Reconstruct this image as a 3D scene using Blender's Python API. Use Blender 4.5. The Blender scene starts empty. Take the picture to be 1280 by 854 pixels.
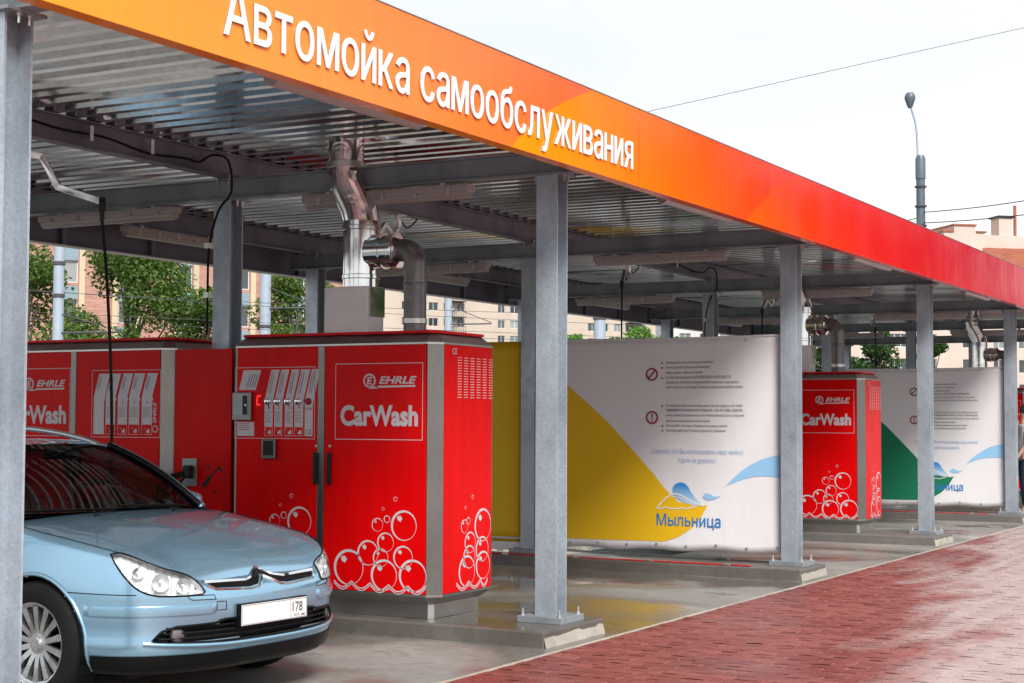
import bpy, bmesh, math, random
import numpy as np
from mathutils import Vector, Matrix
from mathutils.bvhtree import BVHTree
from mathutils.geometry import delaunay_2d_cdt
R = math.radians
SC = bpy.context.scene
COL = SC.collection

# ------------------------------------------------------------------ camera, sky, sun, exposure
YAW, PITCH, ROLL = 0.50304, 0.048915, 0.004551
CAM = Vector((-9.7612, -5.0233, 1.4723))
_f = Vector((math.cos(YAW)*math.cos(PITCH), math.sin(YAW)*math.cos(PITCH), math.sin(PITCH)))
_r0 = Vector((math.sin(YAW), -math.cos(YAW), 0)); _u0 = _r0.cross(_f)
_r = _r0*math.cos(ROLL) + _u0*math.sin(ROLL); _u = -_r0*math.sin(ROLL) + _u0*math.cos(ROLL)
cd = bpy.data.cameras.new('camera'); cam = bpy.data.objects.new('camera', cd); COL.objects.link(cam)
cd.sensor_width = 36; cd.lens = 2013.15/1280*36; cd.clip_end = 3000; cd.clip_start = .05
cam.matrix_world = Matrix(((_r.x, _u.x, -_f.x, CAM.x), (_r.y, _u.y, -_f.y, CAM.y), (_r.z, _u.z, -_f.z, CAM.z), (0, 0, 0, 1)))
SC.camera = cam

SUN_EL, SUN_AZ = R(42), R(226)          # azimuth of the sun measured from +X towards +Y
w = bpy.data.worlds.new('World'); SC.world = w; w.use_nodes = True
nt = w.node_tree; nt.nodes.clear()
wo = nt.nodes.new('ShaderNodeOutputWorld'); bg = nt.nodes.new('ShaderNodeBackground')
sky = nt.nodes.new('ShaderNodeTexSky'); sky.sky_type = 'NISHITA'; sky.sun_disc = False
sky.sun_elevation = SUN_EL; sky.sun_rotation = R(90) - SUN_AZ; sky.dust_density = 4; sky.air_density = 1.2
tc = nt.nodes.new('ShaderNodeTexCoord'); mp = nt.nodes.new('ShaderNodeMapping'); mp.inputs['Scale'].default_value = (1, 1, 2.5)
nz = nt.nodes.new('ShaderNodeTexNoise'); nz.inputs['Scale'].default_value = 1.6; nz.inputs['Detail'].default_value = 5
rp = nt.nodes.new('ShaderNodeValToRGB')
rp.color_ramp.elements[0].position = .3; rp.color_ramp.elements[0].color = (4.9, 5.12, 5.3, 1)
rp.color_ramp.elements[1].position = .75; rp.color_ramp.elements[1].color = (6.6, 6.65, 6.7, 1)
mx = nt.nodes.new('ShaderNodeMix'); mx.data_type = 'RGBA'; mx.inputs[0].default_value = .93
nt.links.new(tc.outputs['Generated'], mp.inputs[0]); nt.links.new(mp.outputs[0], nz.inputs['Vector'])
nt.links.new(nz.outputs[0], rp.inputs[0]); nt.links.new(sky.outputs[0], mx.inputs[6]); nt.links.new(rp.outputs[0], mx.inputs[7])
nt.links.new(mx.outputs[2], bg.inputs[0]); bg.inputs[1].default_value = .1
nt.links.new(bg.outputs[0], wo.inputs[0])
sl = bpy.data.lights.new('sun', 'SUN'); sl.energy = 2.3; sl.angle = R(20); sl.color = (1, .965, .91)
so = bpy.data.objects.new('sun', sl); COL.objects.link(so); so.location = (-20, -40, 60)
_sd = Vector((math.cos(SUN_AZ)*math.cos(SUN_EL), math.sin(SUN_AZ)*math.cos(SUN_EL), math.sin(SUN_EL)))
so.rotation_euler = (-_sd).to_track_quat('-Z', 'Y').to_euler()
vs = SC.view_settings; vs.view_transform = 'Standard'; vs.look = 'None'; vs.exposure = .95; vs.gamma = 1; vs.use_curve_mapping = False

cy = SC.cycles; cy.max_bounces = 5; cy.diffuse_bounces = 3; cy.glossy_bounces = 3; cy.transmission_bounces = 4; cy.transparent_max_bounces = 8; cy.caustics_reflective = False; cy.caustics_refractive = False
# ------------------------------------------------------------------ mesh helpers
class MB:
    def __init__(s): s.v = []; s.f = []
    def add(s, v, f):
        b = len(s.v); s.v += [tuple(p) for p in v]; s.f += [tuple(b+i for i in q) for q in f]; return s
    def box(s, x0, y0, z0, x1, y1, z1):
        return s.add([(x0,y0,z0),(x1,y0,z0),(x1,y1,z0),(x0,y1,z0),(x0,y0,z1),(x1,y0,z1),(x1,y1,z1),(x0,y1,z1)],
                     [(0,3,2,1),(4,5,6,7),(0,1,5,4),(1,2,6,5),(2,3,7,6),(3,0,4,7)])
    def prism(s, poly, a, b, fn):
        """extrude a 2D polygon from a to b; fn(u,v,w)->xyz"""
        n = len(poly); v = [fn(u, q, a) for u, q in poly] + [fn(u, q, b) for u, q in poly]
        f = [tuple(range(n))[::-1], tuple(range(n, 2*n))] + [(i, (i+1) % n, n+(i+1) % n, n+i) for i in range(n)]
        return s.add(v, f)
    def loft(s, rings, closed=True, caps=True):
        n = len(rings[0]); v = [p for r in rings for p in r]; f = []
        m = n if closed else n-1
        for k in range(len(rings)-1):
            for i in range(m):
                j = (i+1) % n; f.append((k*n+i, k*n+j, (k+1)*n+j, (k+1)*n+i))
        if caps and closed: f += [tuple(range(n))[::-1], tuple(range((len(rings)-1)*n, len(rings)*n))]
        return s.add(v, f)
    def tube(s, path, r, n=8, caps=True, closed=False):
        P = [Vector(p) for p in path]; m = len(P); rs = r if hasattr(r, '__len__') else [r]*m
        T = []
        for i in range(m):
            a = P[(i-1) % m] if (closed or i > 0) else P[i]; b = P[(i+1) % m] if (closed or i < m-1) else P[i]
            T.append((b-a).normalized() if (b-a).length > 1e-9 else Vector((0, 0, 1)))
        t0 = T[0]; up = Vector((0, 0, 1)) if abs(t0.z) < .9 else Vector((1, 0, 0))
        nn = t0.cross(up).normalized(); rings = []
        for i in range(m):
            nn = (nn - T[i]*nn.dot(T[i])).normalized(); bb = T[i].cross(nn)
            rings.append([P[i] + (nn*math.cos(2*math.pi*k/n) + bb*math.sin(2*math.pi*k/n))*rs[i] for k in range(n)])
        if closed: rings.append(rings[0]); caps = False
        return s.loft(rings, True, caps)
    def lathe(s, prof, n, fn):
        rings = [[fn(r*math.cos(2*math.pi*k/n), r*math.sin(2*math.pi*k/n), h) for k in range(n)] for r, h in prof]
        return s.loft(rings, True, True)
    def mesh(s, name='mesh', smooth=None, fix=True):
        me = bpy.data.meshes.new(name); me.from_pydata([tuple(p) for p in s.v], [], s.f)
        if fix:
            bm = bmesh.new(); bm.from_mesh(me); bmesh.ops.recalc_face_normals(bm, faces=bm.faces); bm.to_mesh(me); bm.free()
        if smooth is not None:
            me.polygons.foreach_set('use_smooth', [True]*len(me.polygons)); me.set_sharp_from_angle(angle=R(smooth))
        me.update(); return me

def obj(name, me, mat=None, parent=None, bevel=0, smooth=None, loc=None, fix=True, label=None):
    if isinstance(me, MB): me = me.mesh(name, smooth, fix)
    if mat is not None and len(me.materials) == 0:
        for m in (mat if isinstance(mat, (list, tuple)) else [mat]): me.materials.append(m)
    o = bpy.data.objects.new(name, me); COL.objects.link(o)
    if parent is not None: o.parent = parent
    if loc is not None: o.location = loc
    if bevel:
        b = o.modifiers.new('bevel', 'BEVEL'); b.width = bevel; b.segments = 2; b.limit_method = 'ANGLE'; b.angle_limit = R(40)
    if label: o['label'] = label
    return o
def tag(o, label, cat, group=None):
    o['label'] = label; o['category'] = cat
    if group: o['group'] = group
    return o
def thing(name, label, cat, loc=(0, 0, 0), rz=0, group=None):
    o = bpy.data.objects.new(name, None); COL.objects.link(o); o.location = loc; o.rotation_euler = (0, 0, rz)
    o.empty_display_size = .1
    return tag(o, label, cat, group)
def struct(o, kind='structure'): o['kind'] = kind; return o
def copy_tree(o, parent=None):
    c = o.copy(); COL.objects.link(c)
    if parent is not None: c.parent = parent
    for ch in list(o.children): copy_tree(ch, c)
    return c
def planar(outline, step, holes=()):
    """triangulated 2D polygon cut by a grid -> verts2d, faces"""
    bm = bmesh.new()
    for ring in [outline, *holes]:
        vs_ = [bm.verts.new((a, b, 0)) for a, b in ring]
        for i in range(len(vs_)): bm.edges.new((vs_[i], vs_[(i+1) % len(vs_)]))
    bmesh.ops.triangle_fill(bm, use_beauty=True, use_dissolve=False, edges=bm.edges[:])
    us = [p[0] for p in outline]; vv = [p[1] for p in outline]
    for ax, lo, hi in ((0, min(us), max(us)), (1, min(vv), max(vv))):
        k = math.ceil(lo/step)
        while k*step < hi:
            co = [0, 0, 0]; no = [0, 0, 0]; co[ax] = k*step; no[ax] = 1
            bmesh.ops.bisect_plane(bm, geom=bm.verts[:]+bm.edges[:]+bm.faces[:], plane_co=co, plane_no=no, dist=1e-6); k += 1
    bm.verts.index_update()
    V = [(v.co.x, v.co.y) for v in bm.verts]; F = [tuple(v.index for v in f.verts) for f in bm.faces]; bm.free()
    return V, F
_tcache = {}
def text2d(body, bold=0., shear=0., res=3):
    """outline text as 2D mesh, normalised: x from 0..w, baseline 0"""
    key = (body, bold, shear, res)
    if key not in _tcache:
        cu = bpy.data.curves.new('lettering', 'FONT'); cu.body = body; cu.size = 1; cu.offset = bold; cu.shear = shear
        cu.resolution_u = res; cu.fill_mode = 'BOTH'
        cu.offset = 0
        to = bpy.data.objects.new('lettering', cu); c2 = to.to_curve(bpy.context.evaluated_depsgraph_get()); loops = []
        for sp in c2.splines:
            P = []; bp = sp.bezier_points; nb = len(bp)
            if nb < 2: continue
            for i in range(nb):
                a, b = bp[i], bp[(i+1) % nb]; p0, p1, p2, p3 = a.co, a.handle_right, b.handle_left, b.co
                d = (p3-p0); dl = d.length or 1e-9
                flat = abs((p1-p0).x*d.y-(p1-p0).y*d.x)/dl < 1e-4 and abs((p2-p0).x*d.y-(p2-p0).y*d.x)/dl < 1e-4
                for k in range(1 if flat else res+1):
                    t = k/(res+1); q = p0*(1-t)**3+p1*3*t*(1-t)**2+p2*3*t*t*(1-t)+p3*t**3; P.append((q.x, q.y))
            Q = [p for i, p in enumerate(P) if math.hypot(p[0]-P[i-1][0], p[1]-P[i-1][1]) > 1e-5]
            if len(Q) > 2: loops.append(Q)
        to.to_curve_clear(); bpy.data.objects.remove(to); bpy.data.curves.remove(cu)
        area = lambda Q: .5*sum(Q[i-1][0]*Q[i][1]-Q[i][0]*Q[i-1][1] for i in range(len(Q)))
        def pip(q, poly):
            x, y = q; c_ = False
            for i in range(len(poly)):
                a, b = poly[i-1], poly[i]
                if (a[1] > y) != (b[1] > y) and x < (b[0]-a[0])*(y-a[1])/(b[1]-a[1])+a[0]: c_ = not c_
            return c_
        sgn = 1 if area(max(loops, key=lambda q: abs(area(q)))) > 0 else -1
        if bold:
            nl = []
            for Q in loops:
                n_ = len(Q); O_ = []
                for i in range(n_):
                    a, b, c_ = Q[i-1], Q[i], Q[(i+1) % n_]; e1 = (b[0]-a[0], b[1]-a[1]); e2 = (c_[0]-b[0], c_[1]-b[1])
                    l1 = math.hypot(*e1); l2 = math.hypot(*e2); nx_, ny_ = e1[1]/l1+e2[1]/l2, -e1[0]/l1-e2[0]/l2; L = math.hypot(nx_, ny_) or 1
                    m_ = min(1.6, 2/max(L, .3)); O_.append((b[0]+sgn*nx_/L*bold*m_, b[1]+sgn*ny_/L*bold*m_))
                nl.append(O_)
            loops = nl
        # glyph by glyph: constrained triangulation, keep triangles with non-zero winding (merges overlapping strokes)
        boxes = sorted(((min(p[0] for p in Q), max(p[0] for p in Q), Q) for Q in loops), key=lambda b: b[0]); groups = []
        for lo, hi, Q in boxes:
            if groups and lo < groups[-1][0]: groups[-1][0] = max(groups[-1][0], hi); groups[-1][1].append(Q)
            else: groups.append([hi, [Q]])
        V = []; F = []
        for _, qs in groups:
            vv = []; ee = []
            for Q in qs:
                b0 = len(vv); vv += [Vector(p) for p in Q]; ee += [(b0+k, b0+(k+1) % len(Q)) for k in range(len(Q))]
            ov, oe, of = delaunay_2d_cdt(vv, ee, [], 0, 1e-6, False)[:3]
            b0 = len(V); V += [(p.x, p.y) for p in ov]
            for f in of:
                cx = sum(ov[k].x for k in f)/len(f); cy_ = sum(ov[k].y for k in f)/len(f); wn = 0
                for Q in qs:
                    for k in range(len(Q)):
                        (x0, y0), (x1, y1) = Q[k-1], Q[k]
                        if (y0 <= cy_) != (y1 <= cy_):
                            if (x0+(cy_-y0)/(y1-y0)*(x1-x0)) > cx: wn += 1 if y1 > y0 else -1
                if wn: F.append(tuple(b0+k for k in f))
        if not F: print('EMPTY GLYPHS', body)
        _tcache[key] = (V, F)
    return _tcache[key]
def fit(VF, w, h=None, h_ref=None):
    """scale so the bbox width is w (and height h, or h_ref units of text -> keeps baseline 0)"""
    V, F = VF; x0 = min(p[0] for p in V); x1 = max(p[0] for p in V); y0 = min(p[1] for p in V); y1 = max(p[1] for p in V)
    sx = w/(x1-x0)
    if h_ref is not None: return [((a-x0)*sx, b*h_ref) for a, b in V], F
    sy = h/(y1-y0) if h else sx
    return [((a-x0)*sx, (b-y0)*sy) for a, b in V], F
def solid2d(VF, fn, t0=0., t1=None):
    """2D mesh -> MB through fn(u,v,w); flat at w=t0, or extruded t0..t1 when t1 given"""
    V, F = VF; mb = MB()
    if t1 is None: return mb.add([fn(a, b, t0) for a, b in V], F)
    n = len(V); ed = {}
    for f in F:
        for i in range(len(f)):
            a, b = f[i], f[(i+1) % len(f)]; ed[(a, b)] = ed.get((a, b), 0)+1
    side = [(a, b, n+b, n+a) for (a, b) in ed if (b, a) not in ed]
    return mb.add([fn(a, b, t0) for a, b in V]+[fn(a, b, t1) for a, b in V], [tuple(n+i for i in f) for f in F]+side)
def circle(cx, cy, r, n=24, a0=0, a1=2*math.pi, ry=None):
    ry = ry or r; full = abs(a1-a0-2*math.pi) < 1e-6; m = n if full else n+1
    return [(cx+r*math.cos(a0+(a1-a0)*k/n), cy+ry*math.sin(a0+(a1-a0)*k/n)) for k in range(m)]
def ring2d(cx, cy, r, t, n=28, off=(0, 0), ry=1.):
    """ring whose inner circle is shifted by off: crescent-like line"""
    V = circle(cx, cy, r, n, ry=r*ry)+circle(cx+off[0], cy+off[1], r-t, n, ry=(r-t)*ry)
    return V, [(i, (i+1) % n, n+(i+1) % n, n+i) for i in range(n)]
def stroke(pts, w):
    """polyline -> 2D strip"""
    V = []; F = []; m = len(pts); ws = w if hasattr(w, '__len__') else [w]*m
    for i, (x, y) in enumerate(pts):
        a = pts[max(i-1, 0)]; b = pts[min(i+1, m-1)]; dx, dy = b[0]-a[0], b[1]-a[1]; L = math.hypot(dx, dy) or 1
        V += [(x-dy/L*ws[i]/2, y+dx/L*ws[i]/2), (x+dy/L*ws[i]/2, y-dx/L*ws[i]/2)]
    for i in range(m-1): F.append((2*i, 2*i+1, 2*i+3, 2*i+2))
    return V, F
def merge2d(*vfs):
    V = []; F = []
    for v, f in vfs:
        b = len(V); V += list(v); F += [tuple(b+i for i in q) for q in f]
    return V, F
def shift2d(VF, dx, dy): return [(a+dx, b+dy) for a, b in VF[0]], VF[1]
def poly2d(pts): return list(pts), [tuple(range(len(pts)))]
def rect_outline(x0, y0, x1, y1, w):
    return merge2d(*[poly2d(q) for q in (
        [(x0, y0), (x1, y0), (x1, y0+w), (x0, y0+w)], [(x0, y1-w), (x1, y1-w), (x1, y1), (x0, y1)],
        [(x0, y0+w), (x0+w, y0+w), (x0+w, y1-w), (x0, y1-w)], [(x1-w, y0+w), (x1, y0+w), (x1, y1-w), (x1-w, y1-w)])])
def spline(pts, n):
    """Catmull-Rom through points, n sub-steps per segment"""
    P = np.array(pts, float); Q = np.vstack([2*P[0]-P[1], P, 2*P[-1]-P[-2]]); out = []
    for i in range(1, len(Q)-2):
        p0, p1, p2, p3 = Q[i-1:i+3]; k = n[i-1] if hasattr(n, '__len__') else n
        for j in range(k):
            t = j/k
            out.append(.5*(2*p1+(p2-p0)*t+(2*p0-5*p1+4*p2-p3)*t*t+(3*p1-p0-3*p2+p3)*t**3))
    out.append(P[-1]); return np.array(out)

# ------------------------------------------------------------------ materials
class NT:
    def __init__(s, name):
        s.m = bpy.data.materials.new(name); s.m.use_nodes = True; s.t = s.m.node_tree; s.n = s.t.nodes
        s.b = s.n['Principled BSDF']; s.out = s.n['Material Output']
    def new(s, t, **kw):
        n = s.n.new('ShaderNode'+t)
        for k, v in kw.items(): setattr(n, k, v)
        return n
    def link(s, a, b): s.t.links.new(a, b)
    def pos(s, kind='Object'):
        return s.new('NewGeometry').outputs['Position'] if kind == 'World' else s.new('TexCoord').outputs[kind]
    def noise(s, scale, detail=4, rough=.55, coord='Object', stretch=None, dist=0):
        n = s.new('TexNoise'); n.inputs['Scale'].default_value = scale; n.inputs['Detail'].default_value = detail
        n.inputs['Roughness'].default_value = rough; n.inputs['Distortion'].default_value = dist
        c = s.pos(coord)
        if stretch:
            mp_ = s.new('Mapping'); mp_.inputs['Scale'].default_value = stretch; s.link(c, mp_.inputs[0]); c = mp_.outputs[0]
        s.link(c, n.inputs['Vector']); return n.outputs[0]
    def ramp(s, fac, stops, interp='LINEAR'):
        r = s.new('ValToRGB'); r.color_ramp.interpolation = interp; e = r.color_ramp.elements
        while len(e) < len(stops): e.new(.5)
        for k, (p, c) in enumerate(stops):
            e[k].position = p; e[k].color = (*c, 1) if hasattr(c, '__len__') else (c, c, c, 1)
        s.link(fac, r.inputs[0]); return r.outputs[0]
    def mix(s, fac, a, b, mode='MIX'):
        m = s.new('Mix', data_type='RGBA', blend_type=mode)
        for i, x in ((0, fac), (6, a), (7, b)):
            if hasattr(x, 'is_linked'): s.link(x, m.inputs[i])
            else: m.inputs[i].default_value = (*x, 1) if hasattr(x, '__len__') else (x if i == 0 else (x, x, x, 1))
        return m.outputs[2]
    def math(s, op, a, b=0., c=0.):
        m = s.new('Math', operation=op)
        for i, x in enumerate((a, b, c)):
            if hasattr(x, 'is_linked'): s.link(x, m.inputs[i])
            else: m.inputs[i].default_value = x
        return m.outputs[0]
    def bump(s, h, strength, dist=.01):
        b = s.new('Bump'); b.inputs['Strength'].default_value = strength; b.inputs['Distance'].default_value = dist
        s.link(h, b.inputs['Height']); s.link(b.outputs[0], s.b.inputs['Normal'])
    def set(s, **kw):
        for k, v in kw.items():
            i = s.b.inputs[k.replace('_', ' ')]
            if hasattr(v, 'is_linked'): s.link(v, i)
            else: i.default_value = (*v, 1) if hasattr(v, '__len__') else v
        return s
def plain(name, c, rough=.5, metal=0., var=.12, scale=6, bump=0., bscale=60, coat=0., spec=.5, coord='Object', stretch=None, rvar=.1):
    n = NT(name); f = n.noise(scale, 5, coord=coord, stretch=stretch)
    a = tuple(x*(1-var) for x in c); b = tuple(min(1, x*(1+var)) for x in c)
    n.set(Base_Color=n.ramp(f, [(.3, a), (.7, b)]), Metallic=metal, Specular_IOR_Level=spec)
    n.set(Roughness=n.ramp(n.noise(scale*2.3, 3, coord=coord, stretch=stretch), [(.3, max(0, rough-rvar)), (.7, min(1, rough+rvar))]))
    if coat: n.set(Coat_Weight=coat, Coat_Roughness=.06)
    if bump: n.bump(n.noise(bscale, 3, coord=coord), bump, .005)
    return n.m
def emis(name, c, s):
    n = NT(name); n.set(Base_Color=c, Emission_Color=c, Emission_Strength=s); return n.m
M = {}
def galvanised(name, c, rough=.42, metal=.55, sp=.22, rust=0.):
    n = NT(name); vo = n.new('TexVoronoi'); vo.inputs['Scale'].default_value = 70; n.link(n.pos('Object'), vo.inputs['Vector'])
    sp_ = n.ramp(vo.outputs['Color'], [(.1, tuple(x*(1-sp) for x in c)), (.9, tuple(min(1, x*(1+sp)) for x in c))])
    big = n.ramp(n.noise(2.2, 5, stretch=(1, 1, .45)), [(.3, .62), (.7, 1.14)])
    col = n.mix(1., sp_, big, 'MULTIPLY')
    if rust:
        msk = n.ramp(n.noise(5, 6, .7), [(.6, 0.), (.72, 1.)]); col = n.mix(n.math('MULTIPLY', msk, rust), col, (.16, .085, .05))
    n.set(Base_Color=col, Metallic=metal, Roughness=n.ramp(n.noise(9, 4), [(.3, rough-.1), (.7, rough+.14)]))
    n.bump(n.noise(35, 3), .06, .004); return n.m
M['galv'] = galvanised('galvanised_steel', (.50, .575, .65), .42, .45, .10)
M['beam'] = galvanised('beam_steel_shaded', (.34, .38, .42), .5, .4, .05, .25)  # beams and purlins: canopy shade put into a darker galvanised colour
M['beam2'] = galvanised('purlin_steel_shaded', (.26, .26, .31), .5, .4, .05, .2)
n = NT('roof_sheet_zinc')
vo = n.new('TexVoronoi'); vo.inputs['Scale'].default_value = 30; n.link(n.pos('Object'), vo.inputs['Vector'])
c_ = n.mix(1., n.ramp(vo.outputs['Color'], [(.1, (.80, .80, .82)), (.9, (.93, .93, .92))]), n.ramp(n.noise(1.3, 6, .65, 'World', (2.5, .5, 1)), [(.3, .7), (.6, 1.)]), 'MULTIPLY')
n.set(Base_Color=c_, Metallic=.92, Roughness=n.ramp(n.noise(3, 5, .6, 'World', (3, .6, 1)), [(.25, .07), (.75, .19)])); n.bump(n.noise(14, 3), .05, .01)
M['sheet'] = n.m
n = NT('stainless_brushed')
g = n.noise(6, 6, .7, 'Object', (60, 60, 2))
n.set(Base_Color=n.ramp(g, [(.3, (.17, .166, .156)), (.7, (.27, .262, .25))]), Metallic=1., Roughness=n.ramp(n.noise(3, 4), [(.3, .28), (.7, .42)]))
M['steel'] = n.m
n = NT('stainless_trim_lit')  # same stainless as the posts, brightened so the trims look lit
g = n.noise(6, 6, .7, 'Object', (3, 60, 60))
n.set(Base_Color=n.ramp(g, [(.3, (.46, .45, .43)), (.7, (.60, .59, .57))]), Metallic=1., Roughness=n.ramp(n.noise(3, 4), [(.3, .30), (.7, .45)]))
M['trim'] = n.m
n = NT('flue_stainless')
n.set(Base_Color=n.ramp(n.noise(5, 4), [(.3, (.72, .71, .70)), (.7, (.82, .81, .80))]), Metallic=1., Roughness=n.ramp(n.noise(8, 4), [(.3, .07), (.7, .17)])); n.bump(n.noise(4, 2), .05, .02)
M['flue'] = n.m
M['greypipe'] = plain('grey_pipe', (.17, .16, .16), .35, .5)
n = NT('red_cabinet_paint')
spots = n.mix(1., n.ramp(n.noise(3., 6, .7, 'Object', (2, 2, .25)), [(.3, .82), (.6, 1.)]), n.ramp(n.noise(38, 3, .6), [(.28, .86), (.40, 1.)]), 'MULTIPLY')
n.set(Base_Color=n.mix(1., n.ramp(n.noise(1.5, 5), [(.3, (.70, .001, .002)), (.7, (.80, .002, .003))]), spots, 'MULTIPLY'), Roughness=n.ramp(n.noise(4, 5), [(.3, .28), (.7, .38)]), Specular_IOR_Level=.12)
n.bump(n.noise(220, 2), .02, .002); M['red'] = n.m
M['redtop'] = plain('red_roof_edge', (.75, .004, .012), .45, spec=.2)
M['print'] = plain('grey_white_print', (.60, .57, .61), .45, var=.03)
M['white'] = plain('white_coating', (.92, .92, .92), .5, var=.04)
M['letter'] = plain('white_letter_acrylic', (.80, .81, .83), .3, var=.03)
M['black'] = plain('black_plastic', (.008, .008, .009), .4, bump=.1, spec=.3)
M['rubber'] = plain('rubber', (.008, .008, .009), .7, bump=.1, spec=.2)
M['darkred'] = plain('dark_red_print', (.28, .004, .02), .5, var=.03)
M['ink'] = plain('grey_ink', (.10, .09, .11), .6, var=.03)
M['inkred'] = plain('red_ink', (.45, .05, .07), .6, var=.03)
M['bluetext'] = plain('pale_blue_ink', (.33, .47, .74), .6, var=.03)
M['bluelogo'] = plain('blue_logo_ink', (.02, .20, .55), .6, var=.03)
M['bluepale'] = plain('sky_blue_print', (.30, .57, .86), .6, var=.03)
M['lampbody'] = plain('lamp_housing', (.50, .47, .47), .5, var=.06)
n = NT('lamp_diffuser'); n.set(Base_Color=(.62, .60, .59), Roughness=.25, Transmission_Weight=.25, IOR=1.45); M['diffuser'] = n.m
M['chrome'] = plain('chrome', (.85, .86, .87), .06, 1., var=.02, rvar=.02)
M['zinc'] = plain('zinc_bolt', (.62, .62, .60), .35, .9)
M['alu'] = plain('grey_plate', (.30, .32, .32), .4, .6)
M['yellowmetal'] = plain('brass_tinted_steel', (.36, .30, .16), .25, .9)
# ------------------------------------------------------------------ ground, floor, paving
n = NT('asphalt_ground'); n.set(Base_Color=n.ramp(n.noise(.4, 6, .6, 'World'), [(.3, (.13, .127, .122)), (.7, (.20, .195, .188))]), Roughness=.8); M['asphalt'] = n.m
g = obj('ground', MB().add([(-1500, -1500, -.06), (1500, -1500, -.06), (1500, 1500, -.06), (-1500, 1500, -.06)], [(0, 1, 2, 3)]), M['asphalt'], fix=False); struct(g)
PAVE_Y = -.27
def concrete(name, base, wet_lo, wet_hi, dark=.5, stain=True):
    n = NT(name)
    f1 = n.noise(.9, 7, .62, 'World', (1, .55, 1)); f2 = n.noise(14, 5, .6, 'World'); f3 = n.noise(.55, 4, .5, 'World', (1, .7, 1), .6)
    c = n.ramp(f1, [(.28, tuple(x*.72 for x in base)), (.72, tuple(x*1.15 for x in base))])
    c = n.mix(1., c, n.ramp(f2, [(.3, .86), (.7, 1.08)]), 'MULTIPLY')
    wet = n.ramp(f3, [(wet_lo, 1.), (wet_hi, 0.)])
    c = n.mix(wet, c, n.mix(1., c, (dark, dark*.97, dark*.9), 'MULTIPLY'))
    if stain:
        st = n.ramp(n.noise(1.7, 6, .7, 'World', dist=.8), [(.60, 0.), (.72, .8)])
        c = n.mix(st, c, (.075, .06, .05))
    n.set(Base_Color=c, Roughness=n.mix(wet, n.ramp(f2, [(.3, .62), (.7, .85)]), n.ramp(n.noise(1.1, 4, .6, 'World'), [(.42, .02), (.62, .20)])))
    n.set(Specular_IOR_Level=.5)
    n.bump(n.mix(wet, f2, .5), .25, .004)
    return n.m
M['floor'] = concrete('wet_concrete_floor', (.285, .27, .252), .44, .60)
M['kerb'] = concrete('concrete_kerb', (.15, .138, .13), .40, .55, .75, False)
M['kerbend'] = concrete('pale_kerb_render', (.42, .385, .33), .2, .3, .8, False)
fl = obj('bay_floor', MB().box(-9, PAVE_Y, -.055, 27, 6.4, 0), M['floor']); struct(fl)
ys = obj('yard', MB().box(-12, 6.4, -.05, 40, 12, -.012), M['asphalt']); struct(ys)

# paving: bed, far textured sheet and single pavers
n = NT('paver_bed'); n.set(Base_Color=n.ramp(n.noise(6, 5, coord='World'), [(.3, (.34, .25, .22)), (.7, (.52, .42, .38))]), Roughness=.9); M['bed'] = n.m
def paver_mat(name, brick=False):
    n = NT(name)
    if brick:
        bt = n.new('TexBrick'); bt.inputs['Scale'].default_value = 1; bt.inputs['Brick Width'].default_value = .225; bt.inputs['Row Height'].default_value = .1125
        bt.inputs['Mortar Size'].default_value = .004; bt.inputs['Color1'].default_value = (.2, .2, .2, 1); bt.inputs['Color2'].default_value = (.9, .9, .9, 1)
        mp_ = n.new('Mapping'); mp_.inputs['Rotation'].default_value = (0, 0, R(90)); n.link(n.pos('World'), mp_.inputs[0]); n.link(mp_.outputs[0], bt.inputs['Vector'])
        rnd = bt.outputs['Color']
    else:
        gi = n.new('NewGeometry'); oi = n.new('ObjectInfo')
        rnd = n.math('FRACT', n.math('ADD', gi.outputs['Random Per Island'], n.math('MULTIPLY', oi.outputs['Random'], 7.3)))
    c = n.ramp(rnd, [(0, (.215, .052, .046)), (.5, (.255, .066, .057)), (1, (.30, .088, .076))])
    c = n.mix(1., c, n.ramp(n.noise(40, 4, .6, 'World'), [(.3, .78), (.7, 1.12)]), 'MULTIPLY')
    # dry, dusty areas (pale) away from the bays and wet dark areas near them
    sx = n.new('SeparateXYZ'); n.link(n.pos('World'), sx.inputs[0])
    d = n.math('SUBTRACT', n.math('MULTIPLY', sx.outputs['X'], .2), n.math('ADD', sx.outputs['Y'], 2.3))   # grows towards the open yard
    nz_ = n.noise(.8, 6, .6, 'World', (.55, 1.5, 1), .4)
    dry = n.ramp(n.math('ADD', n.math('MULTIPLY', d, .30), nz_), [(.44, 0.), (.66, 1.)])
    dust = n.ramp(n.noise(2.5, 6, .65, 'World'), [(.3, (.36, .28, .27)), (.7, (.47, .395, .385))])
    c = n.mix(n.math('MULTIPLY', dry, .85), c, dust)
    wet = n.ramp(n.noise(.6, 5, .6, 'World', (1, 1.3, 1), .3), [(.40, 1.), (.56, 0.)])
    wet = n.math('MULTIPLY', wet, n.math('SUBTRACT', 1., dry))
    c = n.mix(n.math('MULTIPLY', wet, .5), c, n.mix(1., c, (.72, .58, .56), 'MULTIPLY'))
    blot = n.ramp(n.noise(3.2, 5, .7, 'World', (1, 1.6, 1), .5), [(.64, 0.), (.76, .4)])
    c = n.mix(blot, c, (.09, .06, .05))
    n.set(Base_Color=c, Roughness=n.mix(wet, n.mix(dry, .55, .85), .34)); n.bump(n.noise(120, 3, coord='World'), .3, .003)
    return n.m
M['paver'] = paver_mat('red_paver'); M['paverfar'] = paver_mat('red_paver_far', True)
PX0, PX1, PYB = -4.5, 19., -5.6
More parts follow.
